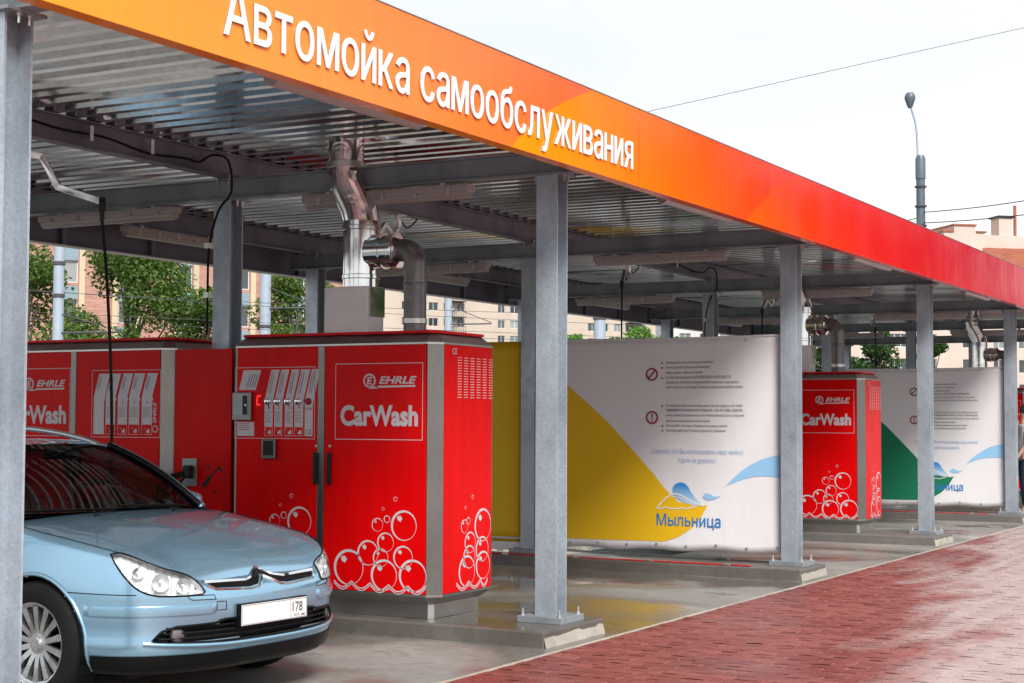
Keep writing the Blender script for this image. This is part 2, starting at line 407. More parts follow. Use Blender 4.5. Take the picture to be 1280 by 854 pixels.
bed = struct(obj('pavement', MB().add([(PX0, PYB, -.006), (PX1, PYB, -.006), (PX1, PAVE_Y, -.006), (PX0, PAVE_Y, -.006)], [(0, 1, 2, 3)]), M['bed'], fix=False))
far = MB()
for (x0, y0, x1, y1) in ((-30, -14, 45, PYB), (-30, PYB, PX0, PAVE_Y), (PX1, PYB, 45, PAVE_Y)):
    far.add([(x0, y0, -.002), (x1, y0, -.002), (x1, y1, -.002), (x0, y1, -.002)], [(0, 1, 2, 3)])
struct(obj('pavement', far, M['paverfar'], fix=False))
LP, WP, G, DZ = .225, .1125, .0055, .014
def paver_poly(ins, sg=1):
    DZ = .014*sg
    h = WP/2-G/2-ins; e = LP/2-G/2-ins
    top = [(-e, h-.0), (-LP/4, h+DZ*.8), (LP/4, h-DZ*.8), (e, h)]
    bot = [(e, -h), (LP/4, -h-DZ*.8), (-LP/4, -h+DZ*.8), (-e, -h)]
    return top+bot
def paver_geo(sg=1):
    a = paver_poly(0, sg); b = paver_poly(.003, sg)
    rings = [[(v, u, z) for u, v in p] for p, z in ((a, -.018), (a, -.004), (b, 0.))]       # long axis along Y
    f = []
    for k in range(2):
        for i in range(8): f.append((k*8+i, k*8+(i+1) % 8, (k+1)*8+(i+1) % 8, (k+1)*8+i))
    f += [(16, 17, 18, 23), (18, 19, 20, 23), (20, 21, 22, 23)]
    return [p for r_ in rings for p in r_], f
pgeo = [paver_geo(1), paver_geo(-1)]; pmes = []
for v_, f_ in pgeo:
    pme = bpy.data.meshes.new('paver'); pme.from_pydata(v_, [], f_); pme.materials.append(M['paver']); pmes.append(pme)
rng = random.Random(4); cells = []; halves = []
nx = int((PX1-PX0)/WP)
for i in range(nx):
    x = PX0+WP*(i+.5); off = 0 if i % 2 else LP/2
    j = 0
    if off: halves.append((x, PAVE_Y-.03-LP/4, i % 2))
    while True:
        yc = PAVE_Y-.03-LP/2-j*LP-off; j += 1
        if yc-LP/2 < PYB: break
        d = Vector((x, yc, 0))-CAM; zc = d.dot(_f)
        if zc > .1: px_ = 640+2013.15*d.dot(_r)/zc; py_ = 427-2013.15*d.dot(_u)/zc
        vis = zc > .1 and -5 < px_ < 1285 and 420 < py_ < 856
        cells.append((zc if vis else 1e6+zc, x, yc, i % 2))
cells.sort()
stuff = MB()
for k, (zc, x, yc, par_) in enumerate(cells):
    dz = rng.uniform(-.0022, .0018); rz = rng.gauss(0, .006); tx, ty = rng.gauss(0, .009), rng.gauss(0, .006)
    if k < 300:
        o = bpy.data.objects.new('paver', pmes[par_]); COL.objects.link(o); o.parent = bed; o.location = (x, yc, dz); o.rotation_euler = (tx, ty, rz)
    else:
        c, s = math.cos(rz), math.sin(rz)
        stuff.add([(x+a*c-b*s, yc+a*s+b*c, z+dz-a*ty+b*tx) for a, b, z in pgeo[par_][0]], pgeo[par_][1])
for x, yc, par_ in halves: stuff.add([(x+a*1., yc+b*.49, z) for a, b, z in pgeo[par_][0]], pgeo[par_][1])
struct(obj('paving', stuff, M['paver'], parent=bed, fix=False), 'stuff')
# concrete edging between floor and paving
edge = MB()
n_e = 24
struct(obj('edging', MB().box(PX0, PAVE_Y-.03, -.05, PX1, PAVE_Y+.0, .003), M['kerbend'], bevel=.004))

M['darkred2'] = plain('worn_red_paint', (.42, .02, .025), .5, var=.4, scale=14)
# ------------------------------------------------------------------ kerb islands
KZ = .105
def island(x0, x1, name='kerb_island'):
    mb = MB().box(x0, -.155, -.02, x1, 6.2, KZ)
    o = struct(obj(name, mb, M['kerb'], bevel=.012))
    m2 = MB()
    # rough pale render on the front end
    rr = random.Random(int(x0*10)+77); N = 14; V = []; F = []
    for i in range(N+1):
        x = x0+.005+(x1-x0-.01)*i/N; top = KZ*(.55+.2*rr.random())
        V += [(x, -.157, -.01), (x, -.163-.012*rr.random(), .0), (x, -.1575-.004*rr.random(), top*.7), (x, -.1545, top)]
    for i in range(N):
        for k in range(3): F.append((i*4+k, (i+1)*4+k, (i+1)*4+k+1, i*4+k+1))
    m2.add(V, F); obj('render_patch', m2, M['kerbend'], parent=o, smooth=40)
    return o
ROWS = [-5, 0, 5, 10, 15, 20, 25]
for x in ROWS:
    if x % 10 == 0: island(x-.47, x+.42)
    else:
        o = island(x-.36, x+.38)
        if x >= 5:
            # red edging strip with grey clips on the banner islands
            st = thing('edging_strip', 'red edging strip on the kerb under the %s banner' % {5: 'yellow and white', 15: 'green and white'}.get(x, 'far'), 'strip', (x-.33, 0, KZ))
            obj('strip', MB().box(0, .35, .0015, .03, 5.6, .016), M['darkred2'], st, bevel=.004)
            for k in range(6): obj('clip', MB().box(-.006, .55+k*.8, .0015, .035, .62+k*.8, .020), M['zinc'], st, bevel=.002)

# ------------------------------------------------------------------ drain grates
def grate(x, y, lab):
    t = thing('drain_grate', lab, 'drain', (x, y, .0), 0, 'drain grates in the bay floors')
    W, L = .36, 1.1
    obj('frame', MB().box(-W, -L/2, -.01, -W+.03, L/2, .006).box(W-.03, -L/2, -.01, W, L/2, .006).box(-W+.03, -L/2, -.01, W-.03, -L/2+.03, .006).box(-W+.03, L/2-.03, -.01, W-.03, L/2, .006), M['alu'], t)
    me = MB().box(-W+.03, -.007, -.01, W-.03, .007, .005).mesh('bar'); me.materials.append(M['black'])
    for k in range(34):
        o = obj('bar', me, None, t); o.location = (0, -L/2+.05+k*(L-.1)/33, 0)
    obj('pit', MB().add([(-W+.03, -L/2+.03, .0016), (W-.03, -L/2+.03, .0016), (W-.03, L/2-.03, .0016), (-W+.03, L/2-.03, .0016)], [(0, 1, 2, 3)]), M['black'], t, fix=False)
grate(2.5, 2.6, 'black bar drain grate in the floor of the bay beside the big red cabinet')
grate(7.0, 2.5, 'black bar drain grate seen in the gap under the yellow and white banner')
grate(12.5, 2.5, 'black bar drain grate in the floor before the green and white banner')
# ------------------------------------------------------------------ canopy
ZB, ZP, ZS = 3.172, 3.335, 3.531          # beam bottom, purlin bottom, sheet bottom
YR = [0, 2.83, 5.6]; CW = .16
can = thing('car_wash_canopy', 'long galvanised steel canopy with orange to red lettered fascia over the wash bays', 'canopy')
def isec(w, h, tf, tw):
    """I profile, flanges top/bottom, centred on u, v from 0"""
    a, b = w/2, tw/2
    return [(-a, 0), (a, 0), (a, tf), (b, tf), (b, h-tf), (a, h-tf), (a, h), (-a, h), (-a, h-tf), (-b, h-tf), (-b, tf), (-a, tf)]
zbase = .15
cme = MB().prism(isec(CW, CW, .013, .008), zbase, ZB-.014, lambda u, v, w_: (v, u+CW/2, w_)).mesh('column'); cme.materials.append(M['galv'])
bpm = MB().box(-.09, -.09, KZ, CW+.09, CW+.09, zbase).mesh('base_plate'); bpm.materials.append(M['beam'])
cpm = MB().box(-.03, -.05, ZB-.014, CW+.03, CW+.05, ZB).mesh('cap_plate'); cpm.materials.append(M['beam'])
bo = MB().lathe([(.016, 0), (.016, .014), (.009, .014), (.009, .05), (.0, .05)], 6, lambda a, b, h: (a, b, h)).mesh('bolt'); bo.materials.append(M['zinc'])
bd = MB().lathe([(.014, 0), (.014, -.012), (.008, -.012), (.008, -.045), (.0, -.045)], 6, lambda a, b, h: (a, b, h)).mesh('bolt'); bd.materials.append(M['zinc'])
for x in ROWS:
    for j, y in enumerate(YR):
        c = obj('column', cme, None, can, loc=(x, y, 0))
        b = obj('base_plate', bpm, None, c, bevel=.003)
        obj('cap_plate', cpm, None, c)
        if j < 2 and x <= 15:
            for (u, v) in ((-.06, -.06), (CW+.06, -.06), (-.06, CW+.06), (CW+.06, CW+.06)): obj('bolt', bo, None, c, loc=(u, v, zbase))
            for (u, v) in ((.05, -.03), (.11, -.03), (.05, CW+.03), (.11, CW+.03)): obj('bolt', bd, None, c, loc=(u, v, ZB-.014))
bme = MB().prism(isec(.1, ZP-ZB-.002, .011, .007), -.40, 6.02, lambda u, v, w_: (u+.08, w_, ZB+v)).mesh('beam'); bme.materials.append(M['beam'])
for x in ROWS: obj('beam', bme, None, can, loc=(x, 0, 0))
XA, XB = -5.3, 26.
for y in (.08, 2.91, 5.68):
    obj('purlin', MB().prism(isec(.09, ZS-ZP-.003, .011, .007), XA, XB, lambda u, v, w_: (w_, u+y, ZP+v)), M['beam2'], can)
# clamps between beams and purlins
clm = MB().box(-.012, -.06, -.05, .012, -.05, .03).box(-.012, .05, -.05, .012, .06, .03).box(-.012, -.06, .02, .012, .06, .03).mesh('clamp'); clm.materials.append(M['zinc'])
for x in ROWS[:6]:
    for y in (2.91, 5.68):
        for dx in (.02, .14): obj('clamp', clm, None, can, loc=(x+dx, y, ZP-.005))
# roof sheets: trapezoid profile, five ribs each
prof = []
for k in range(5):
    a = k*.2
    prof += [(a, .044), (a+.05, .044), (a+.085, 0), (a+.155, 0), (a+.19, .044)]
prof.append((1.0, .044))
sm = MB(); V = []
for (u, h) in prof: V += [(u, -.425, ZS+h), (u, 2.2, ZS+h), (u, 6.1, ZS+h)]
sm.add(V, [(i*3+k, (i+1)*3+k, (i+1)*3+k+1, i*3+k+1) for i in range(len(prof)-1) for k in range(2)])
sme = sm.mesh('roof_sheet', fix=False); sme.materials.append(M['sheet'])
for k in range(32):
    o = obj('roof_sheet', sme, None, can, loc=(XA+k*.99, 0, .0022*(k % 2)))
# screws of the sheets along the second purlin
scm = MB().lathe([(.012, 0), (.012, -.006), (.0, -.008)], 6, lambda a, b, h: (a, b, h)).mesh('screw'); scm.materials.append(M['zinc'])
scr = MB()
# back fascia beam with stiffener ribs
M['backbeam'] = plain('violet_grey_panel', (.20, .20, .25), .45, .3, stretch=(1, 1, .3), scale=2)
M['stiff'] = plain('blue_grey_rib', (.20, .27, .34), .4, .4)
bk = obj('back_fascia', MB().box(XA, 6.105, 3.115, XB, 6.12, 3.64).box(XA, 6.03, 3.115, XB, 6.105, 3.127), M['backbeam'], can)
obj('trim', MB().box(XA, 6.02, 3.105, XB, 6.13, 3.1148), M['white'], bk)
rbm = MB().box(-.03, 6.06, 3.13, .03, 6.104, 3.525).mesh('rib'); rbm.materials.append(M['stiff'])
for k in range(24): obj('rib', rbm, None, bk, loc=(-4.7+k*1.25, 0, 0))
# ---- front fascia panels
n = NT('fascia_print')
sx = n.new('SeparateXYZ'); n.link(n.pos('World'), sx.inputs[0]); X_, Z_ = sx.outputs['X'], n.math('SUBTRACT', sx.outputs['Z'], 3.1)
def quad(a, b, c): return n.math('ADD', a, n.math('ADD', n.math('MULTIPLY', Z_, b), n.math('MULTIPLY', n.math('MULTIPLY', Z_, Z_), c)))
d1 = n.math('SUBTRACT', X_, quad(-1.4355, 1.064, 1.816)); d2 = n.math('SUBTRACT', X_, quad(2.5005, 1.796, .48))
xl = n.math('ADD', X_, n.math('MULTIPLY', Z_, 1.2))
def mr(v, a, b): 
    m_ = n.new('MapRange'); m_.inputs['From Min'].default_value = a; m_.inputs['From Max'].default_value = b; n.link(v, m_.inputs[0]); return m_.outputs[0]
left = n.ramp(mr(xl, -5.6, .6), [(0, (.90, .33, .020)), (.35, (.92, .25, .035)), (.75, (.90, .155, .03)), (1, (.85, .10, .045))])
mid = n.ramp(mr(n.math('ADD', X_, n.math('MULTIPLY', Z_, 1.0)), -1.4, 4.0), [(0, (.95, .30, .006)), (.45, (.92, .135, .004)), (.8, (.86, .05, .008)), (1, (.80, .025, .014))])
right = n.ramp(mr(n.math('ADD', X_, n.math('MULTIPLY', Z_, 2.2)), 2.6, 12), [(0, (.92, .11, .004)), (.18, (.85, .035, .006)), (.4, (.72, .006, .010)), (1, (.55, .001, .028))])
s1 = n.math('GREATER_THAN', d1, 0.); s2 = n.math('GREATER_THAN', d2, 0.)
c = n.mix(s2, n.mix(s1, left, mid), right)
lines = n.ramp(n.noise(1, 3, .6, 'World', (26, 1, .15)), [(.35, .95), (.65, 1.03)])
c = n.mix(1., c, lines, 'MULTIPLY')
n.set(Base_Color=c, Roughness=n.ramp(n.noise(1.5, 4, .6, 'World'), [(.3, .10), (.7, .19)]), Specular_IOR_Level=.22)
n.bump(n.noise(1., 2, .5, 'World', (1.6, 1, .8)), .10, .03)
M['fascia'] = n.m
FZ0, FZ1, FY = 3.093, 3.636, -.44
seams = [-5.3, .387, 6.30, 12.2, 18.1, 24.0, 26.0]; panels = []
for k in range(len(seams)-1):
    x0, x1 = seams[k]+.005, seams[k+1]-.005
    mb = MB().prism([(FY, FZ0), (FY+.09, FZ0), (FY+.09, FZ0+.004), (FY+.004, FZ0+.004), (FY+.004, FZ1-.004), (FY+.09, FZ1-.004), (FY+.09, FZ1), (FY, FZ1)], x0, x1, lambda u, v, w_: (w_, u, v))
    panels.append(obj('fascia_panel', mb, M['fascia'], can, bevel=.002))
obj('cap_flashing', MB().box(XA, FY-.004, FZ1+.001, XB, FY+.13, FZ1+.006), M['beam'], can)
# ---- letters of the sign: white raised letters on the first panel
WORDS = 'Автомойка самообслуживания'
def letter_widths(s, bold):
    out = []
    for ch in s:
        if ch == ' ': out.append(None); continue
        V, F = text2d(ch, bold); out.append((min(p[0] for p in V), max(p[0] for p in V)))
    return out
bold = .004; gap = .095; lw = letter_widths(WORDS, bold); pen = 0; place = []
for ch, e in zip(WORDS, lw):
    if e is None: pen += .30; continue
    place.append((ch, pen-e[0], e)); pen += e[1]-e[0]+gap
sxl = (.262+4.135)/(pen-gap); szl = .181/.53
for ch, ox, e in place:
    V, F = text2d(ch, bold, res=6)
    VF = ([((a+ox)*sxl-4.135, b*szl+3.197) for a, b in V], F)
    obj('letter', solid2d(VF, lambda a, b, t: (a, FY-.001-t, b), .005, .011), M['letter'], panels[0], fix=True)
    obj('letter_shade', solid2d(VF, lambda a, b, t: (a, FY-.001-t, b), .0, .0045), M['alu'], panels[0], fix=True)  # grey layer behind each letter, drawn as its shadow edge
# ------------------------------------------------------------------ fluorescent lamps
def make_lamp():
    t = thing('fluorescent_lamp', '', 'lamp')
    L = .725
    h = [(-.055, .0), (.055, .0), (.055, -.035), (.045, -.052), (-.045, -.052), (-.055, -.035)]
    obj('housing', MB().prism(h, -L, L, lambda u, v, w_: (w_, u, v)), M['lampbody'], t, bevel=.004)
    d = [(-.047, -.0525)]+[(.047*math.cos(a), -.058-.042*math.sin(a)) for a in [math.pi*(1-k/8) for k in range(9)]]+[(.047, -.0525)]
    obj('diffuser', MB().prism(d, -L+.02, L-.02, lambda u, v, w_: (w_, u, v)), M['diffuser'], t, smooth=40)
    me = MB().box(-.01, -.060, -.066, .01, -.0555, -.02).box(-.01, .0555, -.066, .01, .060, -.02).mesh('clip'); me.materials.append(M['zinc'])
    for k in range(5): obj('clip', me, None, t, loc=(-L+.16+k*(2*L-.32)/4, 0, 0))
    me2 = MB().box(-.02, -.03, -.001, .02, .03, .02).mesh('bracket'); me2.materials.append(M['zinc'])
    for k in (-1, 1): obj('bracket', me2, None, t, loc=(k*.5, 0, 0))
    return t
lamp0 = make_lamp(); _first = [True]
def lamp(x, y, z, rz, label):
    o = lamp0 if _first[0] else copy_tree(lamp0); _first[0] = False
    o.location = (x, y, z); o.rotation_euler = (0, 0, rz); tag(o, label, 'lamp', 'fluorescent lamps under the canopy')
near = {0: 'above the big red cabinet', 5: 'above the yellow and white banner', 10: 'above the second red cabinet', 15: 'above the green and white banner', 20: 'at the far end of the canopy'}
for x in (0, 5, 10, 15, 20):
    lamp(x+.08, 1.45, ZB-.022, R(90), 'fluorescent lamp under the cross beam %s, front half' % near[x])
    lamp(x+.08, 4.15, ZB-.022, R(90), 'fluorescent lamp under the cross beam %s, rear half' % near[x])
bay = {-2.5: 'over the parked car', 2.5: 'right of the big red cabinet', 7.5: 'beyond the yellow banner', 12.5: 'before the green banner', 17.5: 'beyond the green banner'}
for x in bay:
    lamp(x, .0, 3.276, 0, 'lamp just behind the orange and red fascia, %s' % bay[x])
    if x > 0: lamp(x+.08, 5.6, 3.312, 0, 'lamp on the rear roof beam, %s' % bay[x])

# ------------------------------------------------------------------ swinging hose booms
def boom(px, arm, hose_pts, label, long=False):
    t = thing('hose_boom', label, 'hose boom', (px, 2.91, ZP), 0, 'hose booms hung from the middle roof beam')
    obj('mount', MB().box(-.07, -.05, -.012, .07, .05, 0).lathe([(.035, -.012), (.035, -.09), (.028, -.10), (.028, -.13), (0, -.13)], 12, lambda a, b, h: (a, b, h)), M['zinc'], t, smooth=40)
    # folded square arm: two level lengths joined by a steep one
    pts = [Vector(p) for p in arm]; mb = MB(); w_ = .022
    rings = []
    for i, p in enumerate(pts):
        d = (pts[min(i+1, len(pts)-1)]-pts[max(i-1, 0)]).normalized(); s = d.cross(Vector((0, 0, 1))).normalized(); u = s.cross(d)
        rings.append([p+s*w_+u*w_, p-s*w_+u*w_, p-s*w_-u*w_, p+s*w_-u*w_])
    mb.loft(rings); obj('arm', mb, M['flue'], t, bevel=.004)
    e = pts[-1]
    obj('swivel', MB().lathe([(.02, .03), (.026, .02), (.026, -.05), (.016, -.07), (.014, -.12), (0, -.12)], 10, lambda a, b, h: (e.x+a, e.y+b, e.z+h)), M['black'], t, smooth=40)
    obj('hose', MB().tube(spline([(e.x, e.y, e.z-.1)]+hose_pts, 8), .010, 8), M['rubber'], t, smooth=60)
    # feed cable from the mount along the beam
    obj('cable', MB().tube(spline([(.05, 0, -.05), (.18, .02, -.10), (.32, .03, -.04), (.40, .03, .03)], 6), .007, 6), M['rubber'], t, smooth=60)
    return t
boom(-2.5, [(0, 0, -.115), (.25, -.36, -.19), (.30, -.46, -.39), (.42, -.72, -.485)], [(.50, -.70, -1.0), (.60, -.66, -1.7), (.68, -.60, -2.5), (1.0, -.3, -3.0), (1.6, .0, -2.7), (2.10, .0, -2.30)],
     'folded hose boom with a long black hose hanging beside the parked car', True)
def small_boom(px, ang, label):
    c, s = math.cos(R(ang)), math.sin(R(ang))
    a = [(0, 0, -.12), (c*.10, s*.10, -.20), (c*.26, s*.26, -.12), (c*.44, s*.44, -.28)]
    boom(px, a, [(c*.47, s*.47, -1.0), (c*.46, s*.46, -1.9), (c*.6, s*.6, -2.7), (c*.4-.3, s*.4+.3, -3.15)], label)
small_boom(2.5, 185, 'zigzag steel hose boom with black hose right of the shiny flue')
small_boom(7.5, 195, 'steel hose boom with thin hose dropping over the top of the yellow and white banner')
small_boom(12.5, 180, 'steel hose boom hanging left of the third front post under the red fascia')
small_boom(17.5, 205, 'small far hose boom above the green and white banner')

# ------------------------------------------------------------------ exhaust flues standing on the cabinets
def flue(x, label):
    t = thing('exhaust_flue', label, 'flue', (x+.05, 0, 0), 0, 'stainless flues on the red cabinets')
    ya, yb = 1.79, 1.645; r = .134
    z0 = 2.10
    obj('burner_box', MB().box(-.145, 1.49, z0, .07, 1.87, 2.44), M['white'], t, bevel=.005)
    obj('box_cover', MB().box(-.12, 1.482, z0+.12, .072, 1.4885, 2.435), M['flue'], t)
    obj('lower_pipe', MB().lathe([(r, 2.442), (r, 2.50), (r+.006, 2.505), (r+.006, 2.53), (r, 2.535), (r, 2.86), (r+.007, 2.865), (r+.007, 2.89), (r, 2.895), (r, 2.93)], 28, lambda a, b, h: (a, yb+b, h)), M['flue'], t, smooth=35)
    # segmented double elbow
    segs = [((yb, 2.93), 0), ((yb+.025, 3.02), .30), ((yb+.075, 3.11), .42), ((yb+.125, 3.2), .30), ((ya, 3.30), 0)]
    rings = []
    for (y, z), tilt in segs:
        rings.append([(r*math.cos(2*math.pi*k/28), y+r*math.sin(2*math.pi*k/28)*math.cos(tilt), z+r*math.sin(2*math.pi*k/28)*math.sin(tilt)*-1*-1*(-1)) for k in range(28)])
    obj('elbow', MB().loft(rings), M['flue'], t, smooth=12)
    obj('band', MB().lathe([(r+.008, 3.33), (r+.012, 3.335), (r+.012, 3.375), (r+.008, 3.38)], 28, lambda a, b, h: (a, ya+b, h)), M['zinc'], t, smooth=35)
    obj('upper_pipe', MB().lathe([(r, 3.30), (r, 3.44), (r+.003, 3.443), (r+.003, 3.45), (r, 3.453), (r, 3.95)], 28, lambda a, b, h: (a, ya+b, h)), M['flue'], t, smooth=35)
    # tee branch towards the front, cone, grey elbow and downpipe
    br = [(r*.92, -.0), (r*.92, -.10), (r*.98, -.105), (r*.98, -.125), (r*.90, -.13), (r*.90, -.19), (r*.97, -.20), (r*.97, -.235), (.085, -.26)]
    rg = [[(q*math.cos(2*math.pi*k/24), yb-.09+h, 2.70+q*math.sin(2*math.pi*k/24)) for k in range(24)] for q, h in br]
    obj('tee_branch', MB().loft(rg), M['flue'], t, smooth=35)
    pth = [(0, yb-.34, 2.70), (0, yb-.37, 2.70)]+[(0, yb-.37-.10*math.sin(a), 2.60+.10*math.cos(a)) for a in [math.pi/2*k/5 for k in range(1, 6)]]+[(0, yb-.47, 2.5), (0, yb-.47, 2.3), (0, yb-.47, 2.10)]
    obj('downpipe', MB().tube(pth, .083, 22), M['greypipe'], t, smooth=30)
    obj('band', MB().lathe([(.085, 2.16), (.09, 2.165), (.09, 2.20), (.085, 2.205)], 22, lambda a, b, h: (a, yb-.47+b, h)), M['zinc'], t, smooth=35)
    obj('band', MB().lathe([(.085, 2.44), (.088, 2.445), (.088, 2.455), (.085, 2.46)], 22, lambda a, b, h: (a, yb-.47+b, h)), M['greypipe'], t, smooth=35)
flue(0, 'shiny stainless flue with elbow and grey downpipe on the big red cabinet')
flue(10, 'stainless flue with grey downpipe half hidden behind the third front post')
flue(20, 'far stainless flue seen above the green and white banner')

# ------------------------------------------------------------------ red wash cabinets
CX0, CX1, CY0, CY1 = -.36, .475, .73, 2.54
def octa(x0, x1, y0, y1, c): return [(x0, y0+c), (x0+c, y0), (x1-c, y0), (x1, y0+c), (x1, y1-c), (x1-c, y1), (x0+c, y1), (x0, y1-c)]
def onx(y, z, t=0.): return (CX0-.0045-t, y, z)          # point on the long face towards the car
def prx(VF): return lambda a, b, t: onx(a, b, t)
def textx(body, yl, zb, w_, h, bold=.02, shear=0., t=.0014):
    VF = fit(text2d(body, bold, shear), w_, h); return solid2d(VF, lambda a, b, q: onx(yl-a, zb+b, q+t))
def flatx(VF, t=.0012): return solid2d(VF, lambda a, b, q: onx(a, b, q+t))
def bubbles(cs, rs, wave):
    out = []
    for (y, z), r in zip(cs, rs):
        sg = 1 if wave[0][0] > wave[-1][0] else -1
        out.append(ring2d(y, z, r, r*.10 if r > .03 else r*.2, 32, (-sg*r*.055, -r*.045)))
        if r > .03:
            q = r*.22; a, b = y+sg*r*.30, z+r*.42
            out.append(poly2d([(a+sg*q, b+q*.6), (a-sg*q*.1, b+q), (a-sg*q*.9, b+q*.1), (a-sg*q*.2, b-q*.9), (a+sg*q*.8, b-q*.3)]))
    pts = []
    for k in range(len(wave)-1):
        (a, b), (c, d) = wave[k], wave[k+1]
        for j in range(9):
            s = j/8; pts.append((a+(c-a)*s, b+(d-b)*s-.045*math.sin(math.pi*s)))
    out.append(stroke(pts, .008)); out.append(stroke([(a, b-.016) for a, b in pts], .006))
    return merge2d(*out)
BC = [(1.446, .44), (1.286, .547), (1.14, .625), (1.179, .518), (1.151, .399), (.995, .527), (.916, .405), (.991, .746), (1.208, .744), (1.129, .785), (1.16, .855), (1.06, .925)]
BR = [.125, .088, .068, .064, .108, .080, .112, .105, .047, .026, .011, .016]
BW = [(1.57, .345), (1.42, .345), (1.265, .34), (1.11, .335), (.955, .335), (.806, .345)]
def logo(y_l, sc=1., label=None):
    """company mark: ringed E, slanted wide name and a bar; y_l left edge of the emblem"""
    cy, cz = y_l-.055, 1.745
    em = merge2d(ring2d(cy, cz, .052, .013, 28, ry=.95), poly2d([(cy-.075, cz-.056), (cy+.005, cz-.056), (cy+.005, cz-.042), (cy-.05, cz-.042)]))
    em2 = fit(text2d('E', .03, .12), .045, .052)
    e2 = ([(cy+.022-a, cz-.026+b) for a, b in em2[0]], em2[1])
    nm = fit(text2d('EHRLE', .03, .28), .31, .052)
    nmv = ([(y_l-.135-a, 1.722+b) for a, b in nm[0]], nm[1])
    bar = poly2d([(y_l-.128, 1.695), (y_l-.436, 1.700), (y_l-.433, 1.713), (y_l-.125, 1.709)])
    return merge2d(em, e2, nmv, bar)
def strips(ys, shift, z0, zk, z1, zw, withbtn):
    white = []; ink = []; red = []
    for i, (a, b) in enumerate(ys):
        full = (withbtn and i == len(ys)-1) or (not withbtn and i == 0)
        zb = z0 if full else zw
        p = [(a, zb), (b, zb), (b, zk-.03)]
        if not full: p += [(b-.010, zk-.012), (b, zk+.006)]
        p += [(b-shift, z1), (a-shift, z1), (a, zk+.006)]
        white.append(poly2d(p))
        if not full:
            white.append(rect_outline(b, z0, a, zw-.002, .003))
            c_ = b+(a-b)*.35; white.append(merge2d(poly2d([(c_-.014, z0+.014), (c_+.016, z0+.014), (c_+.020, z0+.03), (c_-.014, z0+.03)]), poly2d([(c_-.012, z0+.03), (c_+.010, z0+.03), (c_+.002, z0+.044), (c_-.012, z0+.044)])))
            white.append(stroke([(c_+.024, z0+.040), (c_+.040, z0+.052)], .003))
        for k in range(2):
            u = a-.02-.018*k; ink.append(stroke([(u-shift*.25, zk+.06), (u-shift*.8, z1-.02)], .004))
        for k in range(7):
            z = zk-.075-k*.012
            if z > zw+.006 and not full: ink.append(stroke([(a-.008, z), (b+.012+(k % 3)*.006, z)], .0028))
        if i > 0 or withbtn:
            if not (withbtn and i == len(ys)-1):
                s = fit(text2d(str(i+1 if withbtn else i), .02), .016, .026); red.append(([((a+b)/2+.006-u, zk-.052+v) for u, v in s[0]], s[1]))
    return merge2d(*white), merge2d(*ink), merge2d(*red)
